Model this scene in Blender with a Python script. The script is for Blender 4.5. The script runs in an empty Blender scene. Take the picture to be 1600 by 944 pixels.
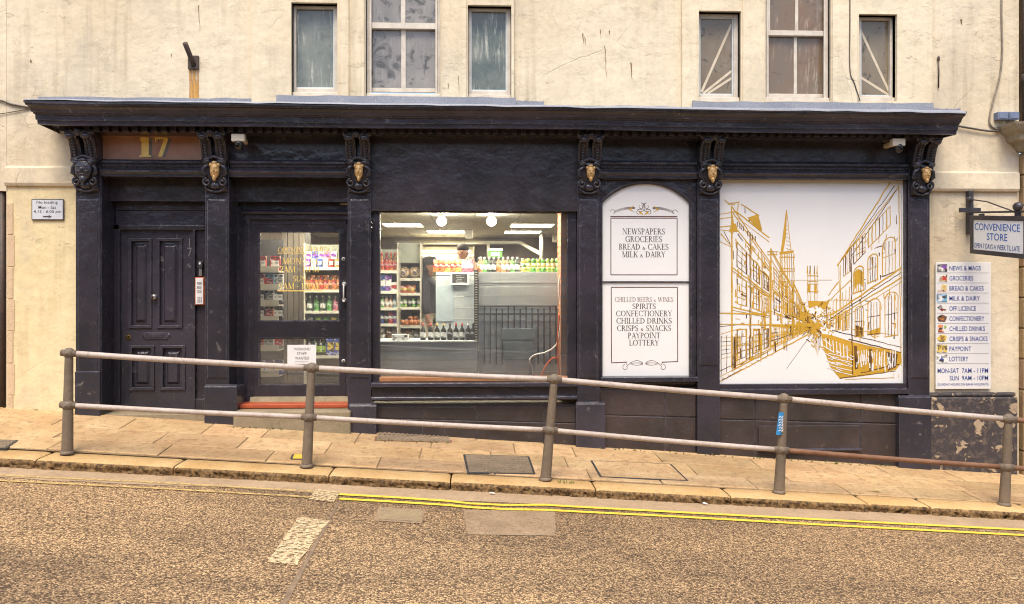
import bpy, bmesh, math, random
from mathutils import Vector, Matrix
random.seed(7)
C = bpy.context.scene.collection
PI = math.pi

# ------------------------------------------------------------------ survey: the surveyed facade in metres
# measurements taken on the photograph are turned into metres on the real plane (depth Y) they lie on
F, D, PSI, Y0, HC = 1290.0, 9.4, math.radians(-2.3), 450.0, 1.3274
def ray(px, py):
    a = (px-800)/F; b = (Y0-py)/F
    return (-math.sin(PSI)+a*math.cos(PSI), math.cos(PSI)+a*math.sin(PSI), b)
def P(px, py, Y=0.0):
    d = ray(px, py); t = (Y+D)/d[1]
    return d[0]*t, HC+d[2]*t
def X(px, Y=0.0): return P(px, 450, Y)[0]
def Z(py, px, Y=0.0): return P(px, py, Y)[1]
def R(px0, py0, px1, py1, Y=0.0):
    m = (px0+px1)/2
    return X(px0, Y), X(px1, Y), Z(py1, m, Y), Z(py0, m, Y)   # x0,x1,z0,z1
def zf(x): return -.4027-.0722*x
def zk(x): return -.4988-.0629*x
def zr(x): return -.592-.0620*x
def gz(x, y):
    if y <= -1.66: return zr(x)
    t = max(0, min(1, -y/1.62))
    return zf(x)*(1-t)+zk(x)*t
def G(px, py):
    d = ray(px, py); t = 8.0
    for _ in range(40):
        x, y = d[0]*t, -D+d[1]*t
        t = (gz(x, y)-HC)/d[2]
    return d[0]*t, -D+d[1]*t

# ------------------------------------------------------------------ node helpers
def newmat(name):
    m = bpy.data.materials.new(name); m.use_nodes = True
    nt = m.node_tree; nt.nodes.clear()
    out = nt.nodes.new('ShaderNodeOutputMaterial')
    return m, nt, out
def N(nt, typ, **kw):
    n = nt.nodes.new(typ)
    for k, v in kw.items():
        if k in n.inputs: n.inputs[k].default_value = v
        else: setattr(n, k, v)
    return n
def ramp(nt, fac, stops):
    r = nt.nodes.new('ShaderNodeValToRGB'); e = r.color_ramp.elements
    while len(e) > len(stops): e.remove(e[-1])
    while len(e) < len(stops): e.new(.5)
    for q, (p, c) in zip(e, stops):
        q.position = p; q.color = c if len(c) == 4 else (*c, 1)
    nt.links.new(fac, r.inputs[0]); return r.outputs[0]
def mixc(nt, fac, a, b, mode='MIX'):
    m = nt.nodes.new('ShaderNodeMix'); m.data_type = 'RGBA'; m.blend_type = mode
    for s, v in ((m.inputs[0], fac), (m.inputs[6], a), (m.inputs[7], b)):
        if isinstance(v, (int, float)): s.default_value = v
        elif isinstance(v, (tuple, list)): s.default_value = v if len(v) == 4 else (*v, 1)
        else: nt.links.new(v, s)
    return m.outputs[2]
def math_(nt, op, a, b=0.0, clamp=False):
    m = nt.nodes.new('ShaderNodeMath'); m.operation = op; m.use_clamp = clamp
    for s, v in ((m.inputs[0], a), (m.inputs[1], b)):
        if isinstance(v, (int, float)): s.default_value = v
        else: nt.links.new(v, s)
    return m.outputs[0]
def coords(nt, scale=(1, 1, 1), kind='Object'):
    t = nt.nodes.new('ShaderNodeTexCoord'); mp = nt.nodes.new('ShaderNodeMapping')
    mp.inputs['Scale'].default_value = scale
    nt.links.new(t.outputs[kind], mp.inputs[0]); return mp.outputs[0]
def noise(nt, co, scale, detail=6, rough=.6, dist=0.0):
    n = N(nt, 'ShaderNodeTexNoise'); n.inputs['Scale'].default_value = scale
    n.inputs['Detail'].default_value = detail; n.inputs['Roughness'].default_value = rough
    n.inputs['Distortion'].default_value = dist
    nt.links.new(co, n.inputs['Vector']); return n.outputs[0]
def bump(nt, h, strength=.3, dist=.01, prev=None):
    b = nt.nodes.new('ShaderNodeBump'); b.inputs['Strength'].default_value = strength
    b.inputs['Distance'].default_value = dist
    nt.links.new(h, b.inputs['Height'])
    if prev is not None: nt.links.new(prev, b.inputs['Normal'])
    return b.outputs[0]
def bsdf(nt, out, col, rough=.5, normal=None, metal=0.0, spec=.5, emis=None, estr=0.0):
    b = nt.nodes.new('ShaderNodeBsdfPrincipled')
    def put(k, v):
        s = b.inputs[k]
        if isinstance(v, (int, float)): s.default_value = v
        elif isinstance(v, (tuple, list)): s.default_value = v if len(v) == 4 else (*v, 1)
        else: nt.links.new(v, s)
    put('Base Color', col); put('Roughness', rough); put('Metallic', metal); put('Specular IOR Level', spec)
    if normal is not None: nt.links.new(normal, b.inputs['Normal'])
    if emis is not None:
        put('Emission Color', emis); put('Emission Strength', estr)
    nt.links.new(b.outputs[0], out.inputs[0]); return b
_pm = {}
def pm(name, c1, c2=None, scale=8, rough=.5, bs=0.0, bscale=40, metal=0.0, spec=.5):
    """mottled paint / plastic / paper with a little relief"""
    if name in _pm: return _pm[name]
    m, nt, out = newmat(name); co = coords(nt)
    if c2 is None: c2 = tuple(v*.8 for v in c1)
    col = ramp(nt, noise(nt, co, scale), [(.35, c1), (.68, c2)])
    nr = bump(nt, noise(nt, co, bscale), bs, .004) if bs else None
    bsdf(nt, out, col, rough, nr, metal, spec); _pm[name] = m; return m

# ------------------------------------------------------------------ materials
def render_wall(name, base, pale, dirt, seed=0.0):
    m, nt, out = newmat(name); co = coords(nt)
    big = noise(nt, co, .55, 4, .5); mid = noise(nt, co, 2.3, 8, .65); fine = noise(nt, co, 60, 4, .7)
    col = mixc(nt, ramp(nt, big, [(.35, (0, 0, 0)), (.65, (1, 1, 1))]), base, pale)
    # thin flaking: layers of old paint with sharp edges
    fl = noise(nt, co, 3.1, 12, .68, .4)
    edge = ramp(nt, fl, [(.57, (0, 0, 0)), (.60, (1, 1, 1))])
    edge2 = ramp(nt, noise(nt, coords(nt, (1, 1, 2.2)), 4.5, 10, .62, .2), [(.62, (0, 0, 0)), (.635, (1, 1, 1))])
    col = mixc(nt, math_(nt, 'MULTIPLY', edge, .22), col, tuple(v*.88 for v in base))
    patchy = ramp(nt, noise(nt, co, .8, 3, .5), [(.5, (0, 0, 0)), (.62, (1, 1, 1))])
    col = mixc(nt, math_(nt, 'MULTIPLY', math_(nt, 'MULTIPLY', edge2, patchy), .28), col, dirt)
    fl2 = noise(nt, co, 14, 6, .7); col = mixc(nt, ramp(nt, fl2, [(.45, (0, 0, 0)), (.75, (.35, .35, .35))]), col, tuple(v*.72 for v in base))
    # rain streaks running down
    st = noise(nt, coords(nt, (7, 7, .45)), 1.0, 6, .6)
    st = ramp(nt, st, [(.50, (0, 0, 0)), (.72, (1, 1, 1))]); st = math_(nt, 'MULTIPLY', st, ramp(nt, noise(nt, co, .9, 3, .5), [(.38, (.1, .1, .1)), (.62, (1, 1, 1))]))
    col = mixc(nt, math_(nt, 'MULTIPLY', st, .75), col, dirt)
    sp = ramp(nt, noise(nt, co, 11, 10, .75), [(.66, (0, 0, 0)), (.72, (1, 1, 1))])
    col = mixc(nt, math_(nt, 'MULTIPLY', sp, .5), col, tuple(v*.45 for v in dirt))
    gd = ramp(nt, noise(nt, coords(nt, (1, 1, .6)), 1.6, 7, .65, .3), [(.52, (0, 0, 0)), (.72, (.5, .5, .5))]); col = mixc(nt, gd, col, (.40, .36, .30))
    ck = nt.nodes.new('ShaderNodeTexVoronoi'); ck.feature = 'DISTANCE_TO_EDGE'; ck.inputs['Scale'].default_value = .9
    cw = nt.nodes.new('ShaderNodeMixRGB'); cw.inputs[0].default_value = .12
    nz = nt.nodes.new('ShaderNodeTexNoise'); nz.inputs['Scale'].default_value = 3; nz.inputs['Detail'].default_value = 8
    nt.links.new(co, nz.inputs['Vector']); nt.links.new(co, cw.inputs[1]); nt.links.new(nz.outputs[1], cw.inputs[2])
    nt.links.new(cw.outputs[0], ck.inputs['Vector'])
    crack = ramp(nt, ck.outputs[0], [(.0, (1, 1, 1)), (.006, (0, 0, 0))])
    crack = math_(nt, 'MULTIPLY', crack, ramp(nt, noise(nt, co, 1.3, 3, .5), [(.56, (0, 0, 0)), (.66, (1, 1, 1))]))
    col = mixc(nt, math_(nt, 'MULTIPLY', crack, .22), col, tuple(v*.35 for v in dirt))
    b = bump(nt, noise(nt, co, 1.7, 5, .55), .7, .06)
    b = bump(nt, mid, .35, .02, b); b = bump(nt, noise(nt, co, 9, 6, .65), .3, .008, b); b = bump(nt, fine, .25, .003, b)
    b = bump(nt, edge, .35, .005, b); b = bump(nt, math_(nt, 'MULTIPLY', edge2, patchy), .6, .007, b); b = bump(nt, math_(nt, 'SUBTRACT', 1.0, crack), .5, .006, b)
    bsdf(nt, out, col, .8, b, 0, .25); return m
M = {}
M['wall'] = render_wall('cream_render', (.59, .495, .345), (.69, .605, .455), (.34, .275, .185))
M['bay'] = render_wall('bay_render', (.63, .535, .375), (.71, .625, .465), (.38, .305, .20))
M['lowwall'] = render_wall('yellow_render', (.66, .54, .31), (.72, .61, .38), (.42, .32, .16))

def black_paint(name, base=(.014, .014, .018), worn=(.16, .14, .13), wear=.12, rough=.3, b=.25):
    m, nt, out = newmat(name); co = coords(nt)
    w = noise(nt, co, 9, 12, .75, .5)
    wm = ramp(nt, w, [(.60, (0, 0, 0)), (.70, (1, 1, 1))])
    pl = noise(nt, co, 1.4, 5, .6)
    col = mixc(nt, ramp(nt, pl, [(.38, (0, 0, 0)), (.66, (1, 1, 1))]), base, (base[0]*1.75+.004, base[1]*1.55+.003, base[2]*1.6+.003))
    sc = ramp(nt, noise(nt, coords(nt, (40, 40, 3)), 1.0, 3, .6), [(.70, (0, 0, 0)), (.74, (1, 1, 1))])
    wm = math_(nt, 'MULTIPLY', math_(nt, 'MAXIMUM', wm, math_(nt, 'MULTIPLY', sc, .6)), wear)
    col = mixc(nt, wm, col, worn)
    bv = nt.nodes.new('ShaderNodeBevel'); bv.samples = 4; bv.inputs['Radius'].default_value = .014
    ge = nt.nodes.new('ShaderNodeNewGeometry'); vm = nt.nodes.new('ShaderNodeVectorMath'); vm.operation = 'DOT_PRODUCT'
    nt.links.new(bv.outputs[0], vm.inputs[0]); nt.links.new(ge.outputs['Normal'], vm.inputs[1])
    ed = ramp(nt, math_(nt, 'SUBTRACT', 1.0, vm.outputs['Value']), [(.03, (0, 0, 0)), (.22, (1, 1, 1))])
    ed = math_(nt, 'MULTIPLY', ed, ramp(nt, noise(nt, co, 16, 6, .7), [(.40, (.12,)*3), (.62, (1,)*3)]))
    col = mixc(nt, math_(nt, 'MULTIPLY', ed, .7), col, (.21, .205, .245))  # pale edges: worn paint, with the edge glints painted in
    rg = ramp(nt, noise(nt, co, 5, 8, .65), [(.3, (rough*.65,)*3), (.7, (rough*1.5,)*3)])
    nb = bump(nt, noise(nt, coords(nt, (1, 1, 1)), 6, 5, .6), b, .02)
    nb = bump(nt, noise(nt, co, 70, 3, .6), b*.6, .002, nb)
    bsdf(nt, out, col, rg, nb, 0, .5); return m
M['black'] = black_paint('black_gloss_paint', (.021, .021, .028), (.26, .24, .225), .4, .17, .8)
M['blackflat'] = black_paint('black_board_paint', (.025, .0235, .0275), wear=.1, rough=.24, b=.5)
M['blackworn'] = black_paint('worn_black_paint', (.026, .026, .035), (.30, .275, .26), .65, .19, .8)
M['blackstone'] = black_paint('black_painted_stone', (.029, .023, .0215), (.19, .145, .105), .6, .45, .7)
def peel():
    m, nt, out = newmat('peeling_dark_plinth'); co = coords(nt)
    p = ramp(nt, noise(nt, co, 5, 8, .6, .4), [(.58, (0, 0, 0)), (.60, (1, 1, 1))]); q = ramp(nt, noise(nt, co, 13, 8, .7), [(.5, (0, 0, 0)), (.62, (1, 1, 1))])
    col = mixc(nt, q, (.05, .043, .046), (.13, .10, .085)); col = mixc(nt, p, col, (.38, .29, .195))
    b = bump(nt, p, .9, .012); b = bump(nt, noise(nt, co, 9, 8, .7), .7, .02, b); bsdf(nt, out, col, .6, b, 0, .4); return m
M['darkstone'] = peel()

def stone(name, c1, c2, c3, s=6, bs=.5, rough=.8, fine=90, spot=.5):
    m, nt, out = newmat(name); co = coords(nt)
    col = mixc(nt, ramp(nt, noise(nt, co, s*.35, 5, .6), [(.35, (0, 0, 0)), (.68, (1, 1, 1))]), c1, c2)
    at = nt.nodes.new('ShaderNodeAttribute'); at.attribute_name = 'tint'
    col = mixc(nt, 1.0, col, at.outputs[0], 'MULTIPLY')
    sp = ramp(nt, noise(nt, co, s*2.2, 12, .72), [((.42 if spot > .98 else .5), (0, 0, 0)), ((.60 if spot > .98 else .72), (1, 1, 1))])
    col = mixc(nt, math_(nt, 'MULTIPLY', sp, spot), col, c3)
    gr = ramp(nt, noise(nt, co, fine, 3, .7), [(.3, (.72, .72, .72)), (.7, (1.2, 1.2, 1.2))])
    col = mixc(nt, 1.0, col, gr, 'MULTIPLY')
    nb = bump(nt, noise(nt, co, s, 8, .65), bs, .02); nb = bump(nt, noise(nt, co, fine, 4, .7), bs*.7, .003, nb)
    bsdf(nt, out, col, rough, nb, 0, .3); return m
M['slab'] = stone('york_stone_slab', (.43, .275, .14), (.54, .38, .21), (.17, .11, .055), 6, .55, .8, 90, .9)
M['mortar'] = stone('joint_mortar', (.19, .135, .08), (.24, .17, .10), (.10, .085, .04), 9, .3)
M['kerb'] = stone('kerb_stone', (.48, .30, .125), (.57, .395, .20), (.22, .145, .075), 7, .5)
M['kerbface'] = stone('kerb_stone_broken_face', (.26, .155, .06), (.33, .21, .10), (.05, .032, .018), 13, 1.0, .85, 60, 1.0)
M['step'] = stone('step_stone', (.23, .19, .12), (.30, .24, .16), (.12, .10, .055), 7, .5)
M['brownstone'] = stone('brown_stone', (.25, .17, .095), (.32, .225, .13), (.12, .085, .05), 5, .6)
M['capstone'] = stone('weathered_capital_stone', (.27, .24, .18), (.34, .30, .22), (.08, .07, .055), 6, .6)
M['pink'] = stone('pink_quoin_stone', (.56, .41, .27), (.62, .47, .30), (.36, .25, .15), 5, .5)
M['iron'] = stone('weathered_iron', (.135, .105, .078), (.19, .15, .11), (.27, .19, .11), 9, .5, .6, 120, .6)
M['railpaint'] = stone('pale_worn_rail', (.40, .335, .29), (.50, .43, .385), (.17, .115, .075), 10, .3, .5, 150, .55)
M['rustrail'] = stone('rusty_rail', (.17, .085, .05), (.22, .12, .07), (.11, .05, .03), 10, .4, .7, 150, .6)
M['coveriron'] = stone('cast_iron_cover', (.20, .155, .105), (.28, .21, .145), (.07, .055, .045), 10, .4, .6, 120, .5)
M['lead'] = stone('lead_sheet', (.22, .235, .28), (.30, .315, .36), (.36, .35, .34), 5, .4, .5, 60, .45)
M['pipe'] = pm('dark_rust_iron', (.035, .028, .025), (.08, .045, .03), 20, .6, .3)
M['rust'] = None
m, nt, out = newmat('rust_run'); co = coords(nt, (14, 14, 1.6))
nzz = noise(nt, co, 2.0, 8, .7)
bs_ = nt.nodes.new('ShaderNodeBsdfPrincipled'); nt.links.new(ramp(nt, nzz, [(.35, (.42, .17, .03)), (.6, (.55, .30, .08))]), bs_.inputs['Base Color'])
bs_.inputs['Roughness'].default_value = .9
tr = nt.nodes.new('ShaderNodeBsdfTransparent'); mx = nt.nodes.new('ShaderNodeMixShader')
nt.links.new(ramp(nt, nzz, [(.40, (.12,)*3), (.58, (1,)*3)]), mx.inputs[0])
nt.links.new(tr.outputs[0], mx.inputs[1]); nt.links.new(bs_.outputs[0], mx.inputs[2]); nt.links.new(mx.outputs[0], out.inputs[0]); M['rust'] = m

def asphalt():
    m, nt, out = newmat('worn_asphalt'); co = coords(nt)
    v = nt.nodes.new('ShaderNodeTexVoronoi'); v.inputs['Scale'].default_value = 82; v.inputs['Randomness'].default_value = 1
    dn = nt.nodes.new('ShaderNodeMixRGB'); dn.inputs[0].default_value = .02
    nz = nt.nodes.new('ShaderNodeTexNoise'); nz.inputs['Scale'].default_value = 40
    nt.links.new(co, nz.inputs['Vector']); nt.links.new(co, dn.inputs[1]); nt.links.new(nz.outputs[1], dn.inputs[2]); nt.links.new(dn.outputs[0], v.inputs['Vector'])
    sx = nt.nodes.new('ShaderNodeSeparateColor'); nt.links.new(v.outputs['Color'], sx.inputs[0])
    chip = ramp(nt, sx.outputs[0], [(0, (.065, .040, .021)), (.20, (.22, .138, .070)), (.55, (.41, .268, .138)), (1, (.68, .465, .25))])
    gap = ramp(nt, v.outputs['Distance'], [(.35, (1, 1, 1)), (.75, (0, 0, 0))])
    col = mixc(nt, gap, (.085, .053, .028), chip)
    loss = ramp(nt, noise(nt, coords(nt, (1, 1.6, 1)), 22, 6, .7), [(.57, (0, 0, 0)), (.66, (1, 1, 1))])
    wear = ramp(nt, noise(nt, coords(nt, (.5, 1.5, 1)), 1.1, 5, .6), [(.35, (.35, .35, .35)), (.7, (1, 1, 1))])
    lossm = math_(nt, 'MULTIPLY', loss, wear)
    col = mixc(nt, math_(nt, 'MULTIPLY', lossm, .85), col, (.04, .028, .02))
    tone = ramp(nt, noise(nt, coords(nt, (.35, 1.2, 1)), .9, 6, .6), [(.34, (.66, .65, .66)), (.62, (1.22, 1.20, 1.16))])
    col = mixc(nt, 1.0, col, tone, 'MULTIPLY')
    nb = bump(nt, gap, .55, .006); nb = bump(nt, math_(nt, 'SUBTRACT', 1.0, lossm), .8, .008, nb)
    bsdf(nt, out, col, .75, nb, 0, .35); return m
M['asphalt'] = asphalt()
M['gutter'] = stone('silted_gutter', (.34, .24, .145), (.42, .30, .185), (.15, .11, .075), 8, .5, .85, 80)
M['patch'] = stone('tarmac_patch', (.27, .186, .11), (.35, .245, .15), (.07, .05, .037), 16, .9, .8, 110, .85)
M['trench'] = stone('tarmac_trench', (.19, .13, .08), (.27, .19, .12), (.08, .06, .045), 16, .8, .8, 90, .8)
def linepaint(name, c, worn, th):
    m, nt, out = newmat(name); co = coords(nt)
    w = ramp(nt, noise(nt, co, 26, 8, .75), [(th, (0, 0, 0)), (th+.09, (1, 1, 1))])
    b1 = nt.nodes.new('ShaderNodeBsdfPrincipled'); b1.inputs['Roughness'].default_value = .6
    nt.links.new(mixc(nt, noise(nt, co, 6), c, tuple(v*.78 for v in c)), b1.inputs['Base Color'])
    tr = nt.nodes.new('ShaderNodeBsdfTransparent'); mx = nt.nodes.new('ShaderNodeMixShader')
    nt.links.new(math_(nt, 'MULTIPLY', w, worn), mx.inputs[0]); nt.links.new(b1.outputs[0], mx.inputs[1]); nt.links.new(tr.outputs[0], mx.inputs[2])
    nt.links.new(mx.outputs[0], out.inputs[0]); return m
M['yellow'] = linepaint('yellow_line_paint', (.86, .58, .06), .8, .56)
M['oldyellow'] = linepaint('faded_line_paint', (.58, .40, .15), .9, .49)
M['white_line'] = linepaint('worn_white_paint', (.62, .47, .27), .9, .47)

def glass(name, tint=(1, 1, 1), f0=.05, dirt=0.0):
    m, nt, out = newmat(name)
    lw = nt.nodes.new('ShaderNodeFresnel'); lw.inputs['IOR'].default_value = 1.52
    g = nt.nodes.new('ShaderNodeBsdfGlossy'); g.inputs['Roughness'].default_value = .02
    t = nt.nodes.new('ShaderNodeBsdfTransparent'); t.inputs[0].default_value = (*tint, 1)
    mx = nt.nodes.new('ShaderNodeMixShader'); nt.links.new(lw.outputs[0], mx.inputs[0])
    nt.links.new(t.outputs[0], mx.inputs[1]); nt.links.new(g.outputs[0], mx.inputs[2])
    lw2 = math_(nt, 'MULTIPLY', lw.outputs[0], 2.4, True); nt.links.new(lw2, mx.inputs[0])
    df = nt.nodes.new('ShaderNodeBsdfDiffuse'); df.inputs[0].default_value = (.62, .66, .70, 1); m2 = nt.nodes.new('ShaderNodeMixShader')  # thin dust film that also paints in the bluish reflected veil
    co = coords(nt); nt.links.new(ramp(nt, noise(nt, coords(nt, (1, 1, .5)), 3, 6, .65, .5), [(.35, (.02,)*3), (.75, (.10,)*3)]), m2.inputs[0])
    nt.links.new(mx.outputs[0], m2.inputs[1]); nt.links.new(df.outputs[0], m2.inputs[2])
    nt.links.new(m2.outputs[0], out.inputs[0]); return m
M['glass'] = glass('shop_glass')
def dirty(name, c1, c2, c3, streak, rough=.08):
    m, nt, out = newmat(name); co = coords(nt)
    col = mixc(nt, ramp(nt, noise(nt, co, 2.6, 4, .5), [(.32, (0, 0, 0)), (.68, (1, 1, 1))]), c1, c2)
    s = ramp(nt, noise(nt, coords(nt, (30, 30, 3)), 1.0, 5, .7), [(.52, (0, 0, 0)), (.68, (1, 1, 1))])
    msk = ramp(nt, noise(nt, co, 3.3, 3, .5), [(.42, (0, 0, 0)), (.6, (1, 1, 1))])
    col = mixc(nt, math_(nt, 'MULTIPLY', math_(nt, 'MULTIPLY', s, msk), streak), col, c3)
    rub = ramp(nt, noise(nt, co, 5, 5, .62, 1.6), [(.52 if streak < .35 else .58, (0, 0, 0)), (.64, (1, 1, 1))])
    col = mixc(nt, math_(nt, 'MULTIPLY', rub, .75 if streak < .5 else .25), col, tuple(v*.22 for v in c1))
    spk = ramp(nt, noise(nt, co, 45, 3, .6), [(.62, (0, 0, 0)), (.7, (1, 1, 1))])
    col = mixc(nt, math_(nt, 'MULTIPLY', spk, .16), col, c3)
    bsdf(nt, out, col, rough, None, 0, .5); return m
M['pane_teal'] = dirty('condensed_pane', (.06, .088, .082), (.20, .215, .19), (.50, .50, .43), 1.0)
M['pane_smear'] = dirty('smeared_pane', (.15, .145, .14), (.26, .245, .225), (.40, .40, .40), .3)
M['pane_brown'] = dirty('dusty_pane', (.16, .115, .07), (.20, .165, .115), (.34, .28, .2), .45)
M['pane_copper'] = dirty('cardboard_backed_pane', (.19, .12, .07), (.15, .12, .09), (.45, .38, .28), .7)
M['whitewood'] = pm('old_white_window_paint', (.62, .57, .49), (.48, .43, .36), 9, .5, .25, 60)
M['bluewood'] = pm('white_inner_sash_paint', (.58, .62, .62), (.46, .52, .54), 9, .5, .15, 60)
M['tape'] = pm('yellowed_tape', (.62, .54, .42), (.5, .42, .3), 12, .5)
M['white'] = pm('white_vinyl', (.75, .75, .745), (.71, .71, .71), 1.3, .35)
M['signwhite'] = pm('white_sign_sheet', (.70, .70, .70), (.66, .655, .65), 2, .35)
M['signblue'] = pm('blue_lettering', (.02, .05, .26), (.03, .07, .32), 9, .5)
M['signlight'] = pm('hanging_sign_sheet', (.86, .88, .88), (.80, .83, .84), 3, .35)
M['signbright'] = pm('bright_blue_lettering', (.012, .10, .42), (.02, .13, .48), 9, .5)
M['ink'] = pm('dark_lettering', (.035, .032, .04), (.13, .10, .08), 14, .45)
M['inkfine'] = pm('faint_lettering', (.16, .12, .13), (.3, .22, .16), 30, .5)
M['brownline'] = pm('bronze_frame_line', (.16, .075, .05), (.05, .03, .03), 5, .4)
M['gold'] = pm('gold_foil', (.62, .37, .045), (.52, .30, .03), 7, .42, 0, 40, .15)
M['golddark'] = pm('foil_dark_reflection', (.06, .03, .018), (.28, .14, .03), 9, .4, 0, 40, .2)
M['goldleaf'] = pm('gilded_numeral', (.95, .72, .22), (.85, .56, .12), 25, .4, .2, 60, .0)
M['goldmask'] = pm('gilded_casting', (.60, .40, .17), (.42, .24, .09), 40, .4, .5, 50, .15)
M['numboard'] = pm('reddish_brown_board', (.34, .155, .09), (.46, .26, .17), 3, .3, .15, 8)
M['grey_number'] = pm('grey_drop_shade', (.20, .18, .165), (.13, .115, .11), 12, .5)
M['cream'] = pm('cream_plastic', (.66, .61, .5), (.58, .52, .4), 6, .4)
M['dome'] = pm('dark_camera_dome', (.02, .02, .022), (.03, .03, .03), 6, .12)
M['brass'] = pm('old_brass', (.42, .27, .08), (.3, .18, .06), 30, .35, 0, 40, .7)
M['steel'] = pm('dull_chrome', (.45, .44, .43), (.3, .3, .3), 30, .3, 0, 40, .8)
M['orangeplate'] = pm('orange_back_plate', (.50, .13, .05), (.42, .1, .04), 9, .45)
M['redsill'] = pm('red_painted_sill', (.42, .085, .03), (.32, .06, .025), 9, .45, .2)
M['wood'] = pm('varnished_inner_sill', (.36, .17, .075), (.28, .12, .05), 7, .45, .1)
M['cableblack'] = pm('dark_cable', (.05, .045, .04), (.12, .1, .08), 30, .6)
M['cablegrey'] = pm('painted_cable', (.25, .21, .16), (.15, .12, .09), 20, .6)
M['bluebox'] = pm('blue_slate_box', (.12, .15, .24), (.17, .2, .29), 10, .5, .2)
M['sticker'] = pm('blue_sticker', (.02, .18, .42), (.03, .23, .5), 9, .4)
M['whiteplain'] = pm('white_print', (.78, .78, .78), (.72, .72, .72), 9, .45)
M['signedge'] = pm('dark_sign_frame', (.03, .028, .035), (.05, .045, .05), 9, .4)
# shop interior
M['shopfloor'] = pm('vinyl_shop_floor', (.17, .15, .13), (.11, .10, .09), 5, .4)
M['ceil'] = pm('ceiling_tile', (.52, .48, .37), (.44, .40, .30), 3, .7)
M['shopwall'] = pm('shop_back_wall', (.17, .135, .115), (.25, .20, .165), 3, .7)
M['brick'] = pm('brick_reveal', (.40, .17, .08), (.30, .12, .06), 9, .7, .4, 30)
M['slat'] = pm('grey_slat_panel', (.38, .42, .445), (.46, .49, .50), 4, .5)
M['slatblue'] = pm('blue_grey_panel', (.31, .385, .435), (.41, .47, .51), 3, .45)
M['slatline'] = pm('pale_slat_groove', (.62, .63, .62), (.52, .53, .52), 6, .5)
M['darkslot'] = pm('dark_upright', (.03, .03, .032), (.05, .05, .05), 9, .5)
M['shelfw'] = pm('cream_shelf_metal', (.58, .55, .46), (.50, .47, .38), 5, .4)
M['shelfgreen'] = pm('grey_green_shelf_back', (.36, .38, .31), (.3, .32, .26), 4, .5)
M['ticket'] = pm('price_strip', (.72, .70, .6), (.5, .48, .4), 50, .4)
M['skin'] = pm('skin', (.36, .19, .125), (.31, .155, .10), 9, .5)
M['jacket'] = pm('dark_jacket', (.010, .010, .014), (.022, .021, .026), 12, .65, .4, 25)
M['cap'] = pm('grey_wool_cap', (.055, .055, .062), (.09, .09, .1), 60, .9, .4, 120)
M['trouser'] = pm('pale_trousers', (.55, .5, .42), (.48, .43, .36), 9, .8)
M['hair'] = pm('dark_hair', (.012, .009, .007), (.022, .016, .012), 60, .95, .4, 150)
M['shirt'] = pm('grey_shirt', (.22, .21, .22), (.28, .27, .28), 9, .8)
for k, c in dict(red=(.55, .03, .02), orange=(.72, .22, .03), green=(.10, .42, .05), lime=(.35, .55, .06), darkgreen=(.015, .05, .02), wine=(.012, .010, .010),
                 blue=(.03, .08, .40), purple=(.22, .05, .40), pink=(.62, .16, .26), yellow=(.75, .52, .05), bread=(.55, .37, .18), brown=(.20, .09, .04),
                 paper=(.75, .74, .72), cyan=(.1, .4, .55), amber=(.45, .16, .02), grey=(.3, .3, .3), black=(.02, .02, .02), sky=(.25, .45, .7), peach=(.7, .4, .25)).items():
    m, nt, out = newmat('pack_'+k); co = coords(nt, (1, 1, 1.6)); vv = nt.nodes.new('ShaderNodeTexVoronoi'); vv.distance = 'CHEBYCHEV'; vv.inputs['Scale'].default_value = 26; nt.links.new(co, vv.inputs['Vector'])
    sx_ = nt.nodes.new('ShaderNodeSeparateColor'); nt.links.new(vv.outputs['Color'], sx_.inputs[0])
    g_ = sum(c)/3; c = tuple(v*.82+g_*.18 for v in c)
    col = ramp(nt, sx_.outputs[0], [(0, c), (.52, c), (.54, tuple(v*.45 for v in c)), (.74, tuple(v*.45 for v in c)), (.76, tuple(min(.75, v*.5+.3) for v in c)), (.9, tuple(min(.75, v*.5+.3) for v in c)), (.92, (.06, .05, .06))])
    for e_ in nt.nodes:
        if e_.type == 'VALTORGB': e_.color_ramp.interpolation = 'CONSTANT'
    bsdf(nt, out, col, .35); M['p_'+k] = m
def emit(name, c, s):
    m, nt, out = newmat(name); e = nt.nodes.new('ShaderNodeEmission')
    e.inputs[0].default_value = (*c, 1); e.inputs[1].default_value = s
    nt.links.new(e.outputs[0], out.inputs[0]); return m
M['panel_light'] = emit('lit_ceiling_panel', (1, .91, .68), 25.0)
M['bulb'] = emit('lit_bulb', (1, .95, .85), 60.0)

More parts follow.
